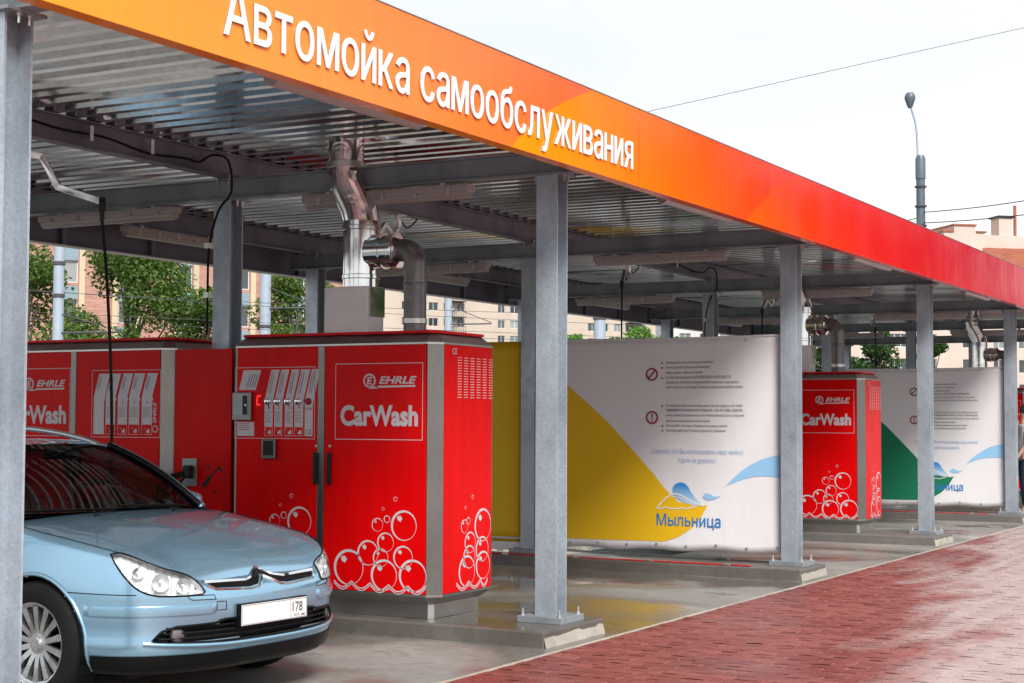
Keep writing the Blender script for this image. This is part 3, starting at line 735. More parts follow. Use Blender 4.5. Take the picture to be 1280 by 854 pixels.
def cabinet(row, y_off, kind, label):
    """kind 'main': operating panel on the far door, name on the near door; 'rear': the other way round"""
    t = thing('wash_cabinet', label, 'cabinet', (row, y_off, KZ), 0, 'red wash cabinets on the kerb islands')
    zz = -KZ
    def P(name, mb, m, par=t, **kw): 
        mb.v = [(a, b, c+zz) for a, b, c in mb.v]; return obj(name, mb, m, par, **kw)
    c = .082
    P('core', MB().prism(octa(CX0+.012, CX1-.012, CY0+.012, CY1-.012, c), .26, 2.0, lambda u, v, w_: (u, v, w_)), M['steel'])
    r_ = lambda z, ins: [(u, v, z) for u, v in octa(CX0+ins, CX1-ins, CY0+ins, CY1-ins, max(.01, c-ins*.59))]
    P('plinth', MB().loft([r_(KZ+.002, .085), r_(.205, .085), r_(.207, .0855)]), M['trim'])
    P('lower_trim', MB().loft([r_(.2075, .075), r_(.262, .0), r_(.279, -.003), r_(.279, .012)]), M['trim'])
    P('upper_trim', MB().loft([r_(1.995, .012), r_(1.995, -.005), r_(2.008, -.005), r_(2.072, .07), r_(2.074, .075)]), M['trim'])
    rf = P('roof', MB().loft([r_(2.075, .062), r_(2.075, .055), r_(2.093, .055), r_(2.094, .06)]), M['redtop'])
    # corner posts (chamfers)
    for k, (p, q) in enumerate((((CX0, CY0+c), (CX0+c, CY0)), ((CX1-c, CY0), (CX1, CY0+c)), ((CX1, CY1-c), (CX1-c, CY1)), ((CX0+c, CY1), (CX0, CY1-c)))):
        mx_, my_ = (p[0]+q[0])/2, (p[1]+q[1])/2; cx_, cy_ = (CX0+CX1)/2, (CY0+CY1)/2
        nx_, ny_ = ((-1, -1), (1, -1), (1, 1), (-1, 1))[k]; L = .004
        poly = [(p[0]+nx_*L, p[1]+ny_*L), (q[0]+nx_*L, q[1]+ny_*L), (q[0]-nx_*.006, q[1]-ny_*.006), (p[0]-nx_*.006, p[1]-ny_*.006)]
        P('post', MB().prism(poly, .2795, 1.9945, lambda u, v, w_: (u, v, w_)), M['steel'])
    mid_y = 1.697
    # doors on both long faces; end panels
    def door(y0, y1, side):
        x0, x1 = (CX0-.004, CX0+.0118) if side < 0 else (CX1-.0118, CX1+.004)
        return P('door', MB().box(x0, y0, .2805, x1, y1, 1.993), M['red'], bevel=.003)
    dn = door(CY0+c+.006, mid_y-.031, -1); df = door(mid_y+.031, CY1-c-.006, -1)
    door(CY0+c+.006, mid_y-.031, 1); door(mid_y+.031, CY1-c-.006, 1)
    for x0, x1 in ((CX0-.006, CX0+.0115), (CX1-.0115, CX1+.006)): P('mullion', MB().box(x0, mid_y-.028, .28, x1, mid_y+.028, 1.994), M['steel'], bevel=.003)
    ep = P('end_panel', MB().box(CX0+c+.004, CY0-.004, .2805, CX1-c-.004, CY0+.0118, 1.993), M['red'], bevel=.003)
    P('end_panel', MB().box(CX0+c+.004, CY1-.0118, .2805, CX1-c-.004, CY1+.004, 1.993), M['red'], bevel=.003)
    # handles either side of the mullion
    for yy in (1.733, 1.613):
        h = P('handle', MB().box(CX0-.030, yy-.016, 1.015, CX0-.0045, yy+.016, 1.238), M['black'], bevel=.008)
        P('keyhole', MB().lathe([(.010, 0), (.010, .006), (0, .006)], 10, lambda a, b, q: (CX0-.0045-q, yy+a, 1.285+b)), M['zinc'])
    # name field
    yo = 0 if kind == 'main' else .885
    D = dn if kind == 'main' else df
    def on(dr, name, mb, m, lab=None):
        return P(name, mb, m, dr, label=lab, fix=False)
    on(D, 'printed_frame', flatx(rect_outline(.843+yo, 1.332, 1.573+yo, 1.867, .0045)), M['print'])
    lg = logo(1.339); on(D, 'lettering', flatx(([(a+yo, b) for a, b in lg[0]], lg[1])), M['print'], 'grey ringed E mark with the slanted name EHRLE')
    V, F = fit(text2d('CarWash', .040), .645, .148); on(D, 'lettering', flatx(([(1.527+yo-a, 1.427+b) for a, b in V], F)), M['print'], 'bold grey lettering CarWash')
    for dd, sh in ((dn, 0.), (df, .885)):
        bb = bubbles(BC, BR, BW); on(dd, 'bubble_print', flatx(([(a+sh, b) for a, b in bb[0]], bb[1])), M['print'], 'white outlines of soap bubbles')
    # operating panel
    O = df if kind == 'main' else dn
    if kind == 'main':
        on(O, 'printed_frame', flatx(rect_outline(1.749, 1.332, 2.470, 1.850, .004)), M['print'])
        ys_ = [(2.196, 2.122), (2.107, 2.036), (2.014, 1.943), (1.929, 1.851), (1.837, 1.767)]
        wv, iv, rv = strips(ys_, .058, 1.352, 1.60, 1.831, 1.42, True)
        big = merge2d(poly2d([(2.391, 1.830), (2.433, 1.685), (2.279, 1.685), (2.230, 1.830)]), poly2d([(2.444, 1.452), (2.290, 1.452), (2.288, 1.350), (2.443, 1.350)]))
        ce = fit(text2d('CE', .0), .05, .034); st = fit(text2d('STOP', .01), .058, .018)
        on(O, 'printed_strips', flatx(merge2d(wv, big)), M['print'])
        on(O, 'small_print', flatx(merge2d(iv, ([(1.826-a, 1.365+b) for a, b in ce[0]], ce[1]), *[stroke([(2.36-k*.022, 1.705), (2.325-k*.022, 1.80)], .005) for k in range(4)]), .0026), M['ink'])
        on(O, 'small_print', flatx(merge2d(rv, ([(1.83-a, 1.537+b) for a, b in st[0]], st[1]), *[stroke([(2.43, 1.44-k*.014), (2.33, 1.44-k*.014)], .004) for k in range(4)]), .0028), M['inkred'])
        for k, yb in enumerate((2.169, 2.082, 1.989, 1.897, 1.805)):
            b = P('button', MB().lathe([(.026, 0), (.026, .006), (.021, .008), (.019, .020), (.012, .024), (0, .025)], 18, lambda a, b_, q: (CX0-.0045-q, yb+a, 1.601+b_)), M['chrome'] if k < 4 else M['darkred'], O, smooth=35)
        # display digit, coin unit and lower receiver
        dg = merge2d(stroke([(2.232, 1.642), (2.262, 1.642)], .006), stroke([(2.262, 1.642), (2.266, 1.578)], .006), stroke([(2.266, 1.578), (2.236, 1.578)], .006))
        on(O, 'display_digit', flatx(dg, .003), M['digit'])
        cu = P('coin_unit', MB().box(CX0-.030, 2.305, 1.462, CX0-.0045, 2.475, 1.668), M['steel'], O, bevel=.006)
        P('coin_plate', MB().box(CX0-.033, 2.322, 1.500, CX0-.0302, 2.458, 1.652), M['alu'], O)
        P('coin_slot', MB().box(CX0-.036, 2.335, 1.505, CX0-.0332, 2.375, 1.645), M['black'], O)
        P('coin_button', MB().lathe([(.009, 0), (.009, .006), (0, .008)], 10, lambda a, b_, q: (CX0-.0362-q, 2.345+a, 1.575+b_)), M['white'], O)
        P('receiver', MB().box(CX0-.034, 2.078, 1.185, CX0-.0045, 2.20, 1.330), M['steel'], O, bevel=.006)
        P('receiver_window', MB().box(CX0-.037, 2.095, 1.212, CX0-.0342, 2.183, 1.318), M['black'], O)
    else:
        yq = -2.37    # local shift: numbers below were taken at the rear cabinet
        on(O, 'printed_frame', flatx(rect_outline(3.178+yq, 1.328, 3.871+yq, 1.845, .004)), M['print'])
        ys_ = [(a+yq, b+yq) for a, b in ((3.849, 3.742), (3.726, 3.628), (3.603, 3.507), (3.490, 3.386), (3.363, 3.26))]
        wv, iv, rv = strips(ys_, .054, 1.351, 1.634, 1.818, 1.43, False)
        on(O, 'printed_strips', flatx(wv), M['print']); on(O, 'small_print', flatx(iv, .0026), M['ink']); on(O, 'small_print', flatx(rv, .0028), M['inkred'])
        nm = fit(text2d('EHRLE', .03, .28), .16, .034)
        on(O, 'lettering', flatx(([(3.222+yq+b-.005, 1.44+a) for a, b in nm[0]], nm[1])), M['print'])
        on(O, 'emblem', flatx(ring2d(3.22+yq+.008, 1.395, .028, .008)), M['print'])
    # short end: vents, CE mark, bubbles
    def ony(VF, tt=.0012): return solid2d(VF, lambda a, b, q: (a, CY0-.0045-tt, b))
    ve = MB(); slots = []
    for i in range(6):
        for k in range(16):
            u = -.10+i*.088; z = 1.905-k*.0185; slots.append(poly2d([(u, z), (u+.056, z+.0015), (u+.056, z+.0075), (u, z+.006)]))
    struct(on(ep, 'vent_slots', ony(merge2d(*slots)), M['ventw']), 'stuff')
    ce = fit(text2d('CE', .0), .06, .042); on(ep, 'lettering', ony(([(-.17+a, 1.93+b) for a, b in ce[0]], ce[1])), M['print'])
    eb = bubbles([(.042, .415), (.268, .442), (.075, .513), (.255, .557), (.085, .613), (.264, .727), (.006, .73), (.06, .765), (.02, .86), (.12, .93)], [.112, .10, .082, .09, .075, .118, .048, .027, .011, .015], [(-.10, .345), (.07, .345), (.235, .345), (.335, .345)])
    on(ep, 'bubble_print', ony(eb), M['print'])
    return t
M['digit'] = emis('red_display', (1., .02, .02), 1.2)
M['ventw'] = plain('pale_vent_lips', (.80, .42, .42), .4)
cabinet(0, 0, 'main', 'big red wash cabinet with coin panel, right behind the parked blue car')
cabinet(0, 2.37, 'rear', 'red wash cabinet partly hidden by the blue car, nearest the left edge')
cabinet(10, 0, 'main', 'red wash cabinet further along, between the yellow and the green banner')
cabinet(20, 0, 'main', 'far red cabinet just showing at the right edge behind the last post')
# filler panel between the two near cabinets
fp = thing('filler_panel', 'red filler panel with hose socket between the two near red cabinets', 'panel', (-.30, 2.82, KZ))
def F_(name, mb, m, par=fp, **kw):
    mb.v = [(a+.30, b-2.82, c-KZ) for a, b, c in mb.v]; return obj(name, mb, m, par, **kw)
pn = F_('panel', MB().box(-.305, 2.548, KZ+.003, -.285, 3.092, 1.995), M['red'], bevel=.002)
F_('socket_plate', MB().box(-.315, 2.864, .968, -.3052, 3.002, 1.177), M['alu'], bevel=.003)
F_('socket', MB().box(-.375, 2.885, 1.03, -.3155, 2.955, 1.125), M['black'], bevel=.012)
for k, (dy, dz) in enumerate(((.12, -.02), (.17, -.06), (.10, -.09))):
    F_('cable', MB().tube(spline([(-.36, 2.93, 1.075), (-.42, 2.97+dy*.3, 1.06+dz*.5), (-.43, 2.95+dy, 1.03+dz), (-.40, 3.0+dy, .85+dz), (-.39, 3.0+dy, .3)], 6), .013, 8), M['rubber' if k else 'greenhose'] if False else M['rubber'], smooth=60)
def onf(VF): return solid2d(VF, lambda a, b, q: (-.3064, a, b))
F_('brush_print', onf(merge2d(stroke([(2.808, .965), (2.735, 1.045)], .034), stroke([(2.735, 1.045), (2.665, 1.11)], .014), stroke([(2.672, 1.118), (2.625, 1.088)], .022),
    stroke([(2.785, 1.135), (2.80, 1.115), (2.785, 1.095)], .010), stroke([(2.745, 1.135), (2.76, 1.115), (2.745, 1.095)], .010), ring2d(2.70, .93, .012, .011), stroke([(2.67, .93), (2.63, .93)], .006), stroke([(2.67, .865), (2.59, .865)], .005))), M['black'], par=pn, fix=False)
F_('brush_print', onf(rect_outline(2.575, .958, 2.84, 1.178, .002)), M['darkred'], par=pn, fix=False)

# ------------------------------------------------------------------ printed banners
def fabric(name, c):
    n = NT(name); wv = n.noise(900, 1); f = n.noise(1.2, 4)
    n.set(Base_Color=n.ramp(f, [(.3, tuple(x*.95 for x in c)), (.7, c)]), Roughness=.62, Specular_IOR_Level=.3, Sheen_Weight=.05); n.bump(n.math('ADD', n.noise(7, 4, .6, stretch=(1, 1, .6)), n.math('MULTIPLY', n.noise(2.2, 3, .5, stretch=(1, 1.6, .5), dist=1.2), 2.5)), .15, .015); return n.m
M['banner'] = fabric('banner_white', (.82, .81, .84)); M['yellow'] = fabric('banner_yellow', (.86, .52, .010)); M['green'] = fabric('banner_green', (.008, .20, .10))
n = NT('drop_blue'); sx = n.new('SeparateXYZ'); n.link(n.pos('Object'), sx.inputs[0])
n.set(Base_Color=n.ramp(n.math('MULTIPLY_ADD', sx.outputs['Z'], 5., -3.2), [(0, (.55, .75, .92)), (1, (.02, .25, .68))]), Roughness=.6); M['drop'] = n.m
YEL = [(2.9, 2.14), (2.70, 1.99), (2.481, 1.834), (2.206, 1.612), (1.98, 1.41), (1.757, 1.182), (1.537, .957), (1.407, .80), (1.26, .67), (1.10, .645), (.946, .645), (1.02, .52), (1.132, .404), (1.26, .325), (1.407, .275), (2.9, .265)]
TXT = [(2.051, 1.389, .512, 'Запрещается мыть двигатель автомобиля', 1), (2.003, 1.389, .470, 'Не используйте для мытья автомобиля', 1), (1.950, 1.389, .394, 'ведра, щетки, губки или тряпки', 0),
       (1.902, 1.389, .696, 'В целях безопасности КАТЕГОРИЧЕСКИ ЗАПРЕЩАЕТСЯ', 1), (1.853, 1.389, .779, 'направлять пистолет в сторону людей и животных, подставлять', 0), (1.805, 1.389, .82, 'части тела под струю воды. Следите за действиями детей на мойке', 0),
       (1.621, 1.389, .819, 'В случае если Ваш автомобиль имеет ветхую окраску или имеет', 1), (1.574, 1.389, .819, 'повреждения лакокрасочного покрытия, а так же следы коррозии,', 0), (1.526, 1.389, .836, 'мойка самообслуживания не несет ответственности за последствия,', 0),
       (1.470, 1.389, .469, 'возникшие во время или после мойки', 0), (1.422, 1.389, .653, 'Просим Вас соблюдать Правила пользования мойкой', 1), (1.375, 1.389, .637, 'На мойке действуют Правила Дорожного Движения', 1)]
def banner(row, colr, label, group=None):
    t = thing('banner', label, 'banner', (row+.08, 0, 0), 0, 'printed banners between the posts')
    y0, y1, z0, z1 = .168, 2.82, .208, 2.302
    rr = row*.7
    def rip(y, z): return .010*math.sin(3.1*y+rr+.6*math.sin(2*z))+.006*math.sin(7.3*y+1.3*z+rr)*(.3+.7*(z-z0)/2)+.012*math.sin(math.pi*(z-z0)/2.1)
    def on(t_): return lambda a, b, q: (rip(a, b)-t_-q, a, b)
    ny, nz_ = 44, 30; V = []; F = []
    def edge(y, z):
        s = (y-y0)/(y1-y0); return z+(-.012*math.sin(math.pi*s) if z > 1 else -.03*s+.01*math.sin(9*y))
    for i in range(ny+1):
        for k in range(nz_+1):
            y = y0+(y1-y0)*i/ny; q = k/nz_; z = edge(y, z0)*(1-q)+edge(y, z1)*q; V.append((rip(y, z), y, z))
    for i in range(ny):
        for k in range(nz_): F.append((i*(nz_+1)+k, (i+1)*(nz_+1)+k, (i+1)*(nz_+1)+k+1, i*(nz_+1)+k+1))
    sheet = obj('sheet', MB().add(V, F), M['banner'], t, smooth=60); sm_ = sheet.modifiers.new('thickness', 'SOLIDIFY'); sm_.thickness = .0015; sm_.offset = 1
    obj('hem', MB().tube([(rip(y, z1)+.0, y, edge(y, z1)+.004) for y in [y0+(y1-y0)*i/20 for i in range(21)]], .010, 8), M['banner'], sheet, smooth=60)
    yl = [(min(a, 2.815), b) for a, b in YEL]
    V2, F2 = planar(yl, .09); obj('printed_field', solid2d((V2, F2), on(.004)), M[colr], sheet, fix=False, smooth=60)
    V2, F2 = planar([(.754, .838), (.68, .915), (.604, .981), (.5, 1.05), (.399, 1.101), (.28, 1.137), (.172, 1.158), (.172, .928), (.26, .943), (.359, .947), (.46, .938), (.563, .915), (.66, .88)], .09)
    obj('printed_wave', solid2d((V2, F2), on(.004)), M['bluepale'], sheet, fix=False, smooth=60)
    lines = []; dots = []
    for zc, yl_, w_, s, dot in TXT:
        f_ = fit(text2d(s, 0, res=1), w_, .034); lines.append(([(yl_-a, zc-.014+b) for a, b in f_[0]], f_[1]))
        if dot: dots.append(circle(yl_+.042, zc, .010, 10))
    for L_ in lines: obj('lettering', solid2d(L_, on(.006)), M['ink'], sheet, fix=False)
    for d_ in dots: obj('bullet', solid2d(poly2d(d_), on(.006)), M['ink'], sheet, fix=False)
    for zc, kind in ((1.94, 0), (1.507, 1)):
        vf = ring2d(1.542, zc, .066, .016)
        if kind == 0: vf = merge2d(vf, stroke([(1.582, zc-.042), (1.502, zc+.042)], .015))
        else: vf = merge2d(vf, poly2d([(1.55, zc+.038), (1.534, zc+.038), (1.537, zc-.012), (1.547, zc-.012)]), poly2d(circle(1.542, zc-.030, .009, 10)))
        obj('warning_sign', solid2d(vf, on(.006)), M['darkred'], sheet, fix=False)
    for s, yl_, z, w_, h in (('Спасибо, что Вы использовали нашу мойку!', 1.546, 1.135, .975, .066), ('Удачи на дорогах!', 1.262, 1.05, .40, .062)):
        f_ = fit(text2d(s, -.004, res=2), w_, h); obj('lettering', solid2d(([(yl_-a, z+b) for a, b in f_[0]], f_[1]), on(.006)), M['bluetext'], sheet, fix=False)
    # company logo: car outline with a water drop and the word
    f_ = fit(text2d('Мыльница', .008, res=4), .685, .145)
    obj('lettering', solid2d(([(1.490-a, .408+b) for a, b in f_[0]], f_[1]), on(.0075)), M['bluelogo'], sheet, fix=False)
    dr = [tuple(p) for p in spline([(1.014, .655), (1.08, .72), (1.124, .775), (1.16, .83), (1.21, .862), (1.269, .858), (1.315, .82), (1.315, .765), (1.28, .715), (1.21, .675), (1.10, .642)], 4)]
    V2, F2 = planar(dr, .09); obj('printed_drop', solid2d((V2, F2), on(.0055)), M['drop'], sheet, fix=False)
    d2 = [tuple(p) for p in spline([(.80, .745), (.87, .735), (.92, .757), (.963, .765), (.995, .73), (.95, .70), (.88, .705)], 4)]
    V2, F2 = planar(d2, .09); obj('printed_drop', solid2d((V2, F2), on(.0055)), M['bluepale'], sheet, fix=False)
    cl = merge2d(stroke([tuple(p) for p in spline([(1.488, .60), (1.44, .66), (1.38, .715), (1.30, .75), (1.22, .735), (1.14, .69), (1.05, .655), (.985, .64)], 4)], .013), stroke([(1.488, .603), (1.43, .604), (1.39, .62), (1.35, .604), (1.25, .603), (1.22, .62), (1.17, .605), (1.05, .64)], .010), stroke([(1.31, .72), (1.24, .715), (1.17, .68)], .007))
    obj('printed_car', solid2d(cl, on(.0075)), M['banner'], sheet, fix=False)
    for k in range(9):
        for z in (z1-.03, z0+.045):
            yy = y0+.05+k*(y1-y0-.1)/8; vf = ring2d(yy, edge(yy, z), .014, .007, 12); obj('eyelet', solid2d(vf, on(.006)), M['zinc'], sheet, fix=False)
    # ties to the posts
    for z in (.35, 1.3, 2.2): obj('tie', MB().tube([(rip(y0, z), y0+.01, z), (.005, .085, z+.01)], .006, 6), M['white'], t)
    return t
banner(5, 'yellow', 'white banner with yellow field, rules and blue wave behind the second front post')
banner(15, 'green', 'white banner with green field, rules and blue wave by the far posts')
def plain_banner(row, colr, label):
    y0, y1 = 2.985, 5.6; V = []; F = []; ny, nz_ = 30, 16
    t = thing('banner', label, 'banner', (row+.08, 0, 0), 0, 'printed banners between the posts')
    for i in range(ny+1):
        for k in range(nz_+1):
            y = y0+(y1-y0)*i/ny; z = .20+(2.10)*k/nz_; V.append((.010*math.sin(3.3*y)+.01*math.sin(math.pi*k/nz_), y, z))
    for i in range(ny):
        for k in range(nz_): F.append((i*(nz_+1)+k, (i+1)*(nz_+1)+k, (i+1)*(nz_+1)+k+1, i*(nz_+1)+k+1))
    a = obj('sheet', MB().add(V, F), M[colr], t, smooth=60); a.modifiers.new('thickness', 'SOLIDIFY').thickness = .0015
    obj('white_hem', MB().add([(v[0]-.003, v[1], z) for v in V[::nz_+1] for z in (.12, .205)], [(2*i, 2*i+2, 2*i+3, 2*i+1) for i in range(ny)]), M['banner'], t)
    obj('stripe', MB().add([(v[0]-.004, v[1], z) for v in V[::nz_+1] for z in (.235, .255)], [(2*i, 2*i+2, 2*i+3, 2*i+1) for i in range(ny)]), M['print'], t)
plain_banner(5, 'yellow', 'plain yellow banner strip showing between the big red cabinet and the posts')
plain_banner(15, 'green', 'plain green banner behind the red cabinet further along')
# ------------------------------------------------------------------ black feed cables clipped to the purlin and looped down the rear posts
def feed_cable(x0, x1, label, posts):
    t = thing('power_cable', label, 'cable', (x0, 2.855, ZP+.08), 0, 'black cables clipped along the middle roof beam')
    N = int((x1-x0)/.12); pts = [(k*.12, 0, .012*math.sin(k*.9)+.02*math.sin(k*.31)) for k in range(N+1)]
    L = pts[-1][0]; pts += [(L+.12, -.03, .06), (L+.27, -.06, .03), (L+.32, -.05, -.20), (L+.26, .02, -.34), (L+.20, .06, -.62), (L+.20, .07, -1.0), (L+.20, .07, -1.3)]
    obj('cable', MB().tube(spline(pts, 3), .009, 6), M['rubber'], t, smooth=60)
    me = MB().box(-.016, -.018, -.03, .016, .006, .075).mesh('clip'); me.materials.append(M['zinc'])
    for k in range(int(L/.62)): obj('clip', me, None, t, loc=(.3+k*.62, 0, 0))
    for dz in (-.62, -1.0): obj('clip', MB().box(L+.17, .045, dz-.02, L+.23, .085, dz+.02), M['zinc'], t)
feed_cable(-4.9, -.25, 'black cable along the middle roof beam over the parked car', 0)
feed_cable(5.4, 9.75, 'black cable along the middle roof beam over the yellow banner', 10)
# ------------------------------------------------------------------ parked car (local: x = -t to the car's right, y = s rearwards)
n = NT('ice_blue_metallic')
fl_ = n.noise(900, 2)
n.set(Base_Color=n.mix(n.math('MULTIPLY', fl_, .25), (.27, .48, .65), (.40, .61, .76)), Metallic=.72, Roughness=.24, Coat_Weight=1., Coat_Roughness=.03)
M['paint'] = n.m
def glassmix(name, tint, refl):
    n = NT(name); tr = n.new('BsdfTransparent'); tr.inputs[0].default_value = (*tint, 1); gl = n.new('BsdfGlossy'); gl.inputs['Roughness'].default_value = .015
    gl.inputs[0].default_value = (1, 1, 1, 1); fr = n.new('Fresnel'); fr.inputs[0].default_value = 1.5; mxs = n.new('MixShader')
    n.link(n.math('MULTIPLY_ADD', fr.outputs[0], .10 if refl == 0 else .6, refl), mxs.inputs[0]); n.link(tr.outputs[0], mxs.inputs[1]); n.link(gl.outputs[0], mxs.inputs[2]); n.link(mxs.outputs[0], n.out.inputs[0]); return n.m
M['carglass'] = glassmix('car_glass', (.30, .32, .32), 0.); M['lens'] = glassmix('clear_lens', (.95, .96, .97), .03)
M['tyre'] = plain('tyre_rubber', (.009, .009, .010), .75, bump=.2, spec=.2)
M['alloy'] = plain('wheel_silver', (.62, .63, .64), .25, .85, var=.05)
M['trimblack'] = plain('trim_black', (.004, .004, .0045), .4, spec=.18)
M['interior'] = plain('dark_interior', (.008, .008, .009), .8, spec=.15)
M['reflector'] = plain('lamp_reflector', (.86, .87, .88), .3, .35, var=.03)
M['plate'] = plain('number_plate_white', (.78, .78, .77), .35, var=.02)
car = thing('parked_car', 'ice blue estate car with roof rails parked in the nearest bay', 'car', (-2.863, .2099, 0), R(-3.5))
# plan outline at bumper height (s,t), mid body; top edge (s,t,z): bonnet edge, wing line, belt line
Mn = [(0, 0), (.003, .15), (.014, .30), (.040, .45), (.092, .58), (.155, .68), (.228, .76), (.33, .82), (.47, .86), (.65, .883), (.83, .89), (1.13, .89), (1.6, .89), (2.3, .89), (3.0, .89), (3.6, .885), (4.2, .86), (4.58, .78), (4.72, .60), (4.77, .30), (4.78, 0)]
En = [(.102, 0, .652), (.104, .15, .650), (.106, .30, .647), (.112, .45, .655), (.150, .58, .700), (.205, .655, .737), (.285, .712, .772), (.40, .755, .805), (.52, .775, .828), (.68, .790, .855), (.83, .797, .876), (1.13, .803, .918), (1.6, .805, .940), (2.3, .81, .955), (3.0, .81, .965), (3.6, .80, .975), (4.2, .77, .985), (4.5, .70, .99), (4.62, .55, .99), (4.66, .28, .99), (4.67, 0, .99)]
sub = [8, 8, 8, 9, 9, 9, 9, 9, 9, 9, 16, 16, 16, 12, 12, 12, 12, 8, 8, 8]
Md = spline(Mn, sub); Ed = spline(En, sub); NA = len(Md)
nor = np.gradient(Md, axis=0); nor = np.stack([-nor[:, 1], nor[:, 0]], 1); nor /= np.linalg.norm(nor, axis=1)[:, None]       # outward in (s,t): rotate tangent
lower = [(.185, .15), (.20, .085), (.222, .05), (.25, .030), (.28, .014), (.305, .005), (.33, .0), (.355, .001), (.38, .004), (.405, .005), (.43, .004), (.455, .002), (.48, 0), (.505, 0), (.53, 0), (.552, .001)]
rows = []
for z, ins in lower: rows.append(np.column_stack([Md-nor*ins*(1 if True else 0), np.full(NA, z)]))
NU = 18
for k in range(1, NU+1):
    out = np.zeros((NA, 3))
    for a in range(NA):
        front = max(0., 1-Md[a, 0]/.5); pm = R(62+22*(1-front)); ph = pm*k/NU
        w_ = (1-math.cos(ph))/(1-math.cos(pm)); zz = math.sin(ph)/math.sin(pm)
        out[a, :2] = (Md[a]-nor[a]*.001)*(1-w_)+Ed[a, :2]*w_; out[a, 2] = .552+(Ed[a, 2]-.552)*zz
    rows.append(out)
W = np.array(rows)                                     # rows x NA x (s,t,z)
NR = len(W)
# bonnet: Coons patch
kc = sum(sub[:5]); ke = sum(sub[:11])                  # corner on the lamp top, end at the scuttle
lead = Ed[:kc+1]; side = Ed[kc:ke+1]
cen = spline([(.102, 0, .652), (.135, 0, .694), (.19, 0, .738), (.30, 0, .792), (.50, 0, .853), (.75, 0, .905), (.95, 0, .936), (1.10, 0, .952)], 12)
cowl = spline([(1.10, 0, .952), (1.103, .2, .951), (1.11, .4, .948), (1.122, .6, .937), (1.13, .72, .928), (1.13, .803, .918)], 8)
def resample(c, n_): 
    d = np.r_[0, np.cumsum(np.linalg.norm(np.diff(c, axis=0), axis=1))]; d /= d[-1]; q = np.linspace(0, 1, n_)
    return np.column_stack([np.interp(q, d, c[:, i]) for i in range(3)])
HU, HV = kc+1, ke-kc+1
cen_r = resample(cen, HV); cow_r = resample(cowl, HU)
H = np.zeros((HV, HU, 3))
for i in range(HV):
    v = i/(HV-1)
    for j in range(HU):
        u = j/(HU-1)
        H[i, j] = (1-v)*lead[j]+v*cow_r[j]+(1-u)*cen_r[i]+u*side[i]-((1-u)*(1-v)*lead[0]+u*(1-v)*lead[-1]+(1-u)*v*cow_r[0]+u*v*cow_r[-1])
        H[i, j, 2] += .026*math.sin(math.pi*min(1, u*1.0))*math.sin(math.pi*min(1, v*1.0))*(.55+.45*(1-v)) if 0 < u < 1 else 0
def L3(p, sgn=1): return Vector((-p[1]*sgn, p[0], p[2]))           # sgn 1 = car's right side
def both(name, verts_r, faces, m, par=None, **kw):
    mb = MB(); 
    mb.add([L3(p, 1) for p in verts_r], faces); mb.add([L3(p, -1) for p in verts_r], [tuple(reversed(f)) for f in faces])
    o = obj(name, mb, m, par if par is not None else car, fix=False, **kw); return o
def gridf(nr, nc): return [(i*nc+j, i*nc+j+1, (i+1)*nc+j+1, (i+1)*nc+j) for i in range(nr-1) for j in range(nc-1)]
SB, CB = math.sin(R(40)), math.cos(R(40))
def uz(p): return (p[0]*SB+p[1]*CB, p[2])
def inside(q, poly):
    x, y = q; c_ = False; j = len(poly)-1
    for i in range(len(poly)):
        if (poly[i][1] > y) != (poly[j][1] > y) and x < (poly[j][0]-poly[i][0])*(y-poly[i][1])/(poly[j][1]-poly[i][1])+poly[i][0]: c_ = not c_
        j = i
    return c_
HL = [tuple(p) for p in spline([(.848, .792), (.80, .795), (.74, .776), (.66, .745), (.59, .718), (.52, .697), (.46, .672), (.415, .637), (.385, .598)], 4)]+[(.40, .586), (.48, .584), (.56, .585)]+[tuple(p) for p in spline([(.62, .588), (.68, .602), (.735, .632), (.79, .69), (.83, .75)], 3)]
INT = [(-.70, .368), (-.66, .352), (-.40, .344), (0, .340), (.40, .344), (.66, .352), (.70, .368), (.66, .412), (.60, .432), (.40, .438), (.34, .452), (-.34, .452), (-.40, .438), (-.60, .432), (-.66, .412)]
SLOT = [(-.43, .620), (-.40, .598), (-.14, .590), (-.05, .602), (0, .640), (.05, .602), (.14, .590), (.40, .598), (.43, .620), (.40, .640), (0, .645), (-.40, .640)]
WH = [(.83, .322), (3.58, .322)]; AR = .352
wv = W.reshape(-1, 3); wf = gridf(NR, NA); hv = H.reshape(-1, 3); hf = gridf(HV, HU)
full = [Vector(p) for p in wv]+[Vector(p) for p in hv]
bvh = BVHTree.FromPolygons([tuple(p) for p in full], wf+[tuple(i+len(wv) for i in f) for f in hf])
def cut(vs_, f):
    c_ = np.mean([vs_[i] for i in f], axis=0)
    if c_[2] < .232 or (c_[2] < .285 and c_[0] < .4): return True
    if c_[0] < .75 and c_[2] > .57 and inside(uz(c_), HL): return True
    if c_[0] < .35 and c_[2] < .47 and inside((c_[1], c_[2]), INT): return True
    if c_[1] > .7:
        for s, z in WH:
            if math.hypot(c_[0]-s, c_[2]-z) < AR: return True
    return False
wf2 = [f for f in wf if not cut(wv, f)]; hf2 = [f for f in hf if not cut(hv, f)]
body = both('body', wv, wf2, M['paint'], smooth=50)
both('bonnet', hv, hf2, M['paint'], smooth=50)
def proj_front(t, z, off=0.):
    h = bvh.ray_cast(Vector((-1, abs(t), z)), Vector((1, 0, 0)))
    if h[0] is None: return None
    q = h[0]+(h[1] if h[1].x < 0 else -h[1])*off
    return (q.x, q.y if t >= 0 else -q.y, q.z)
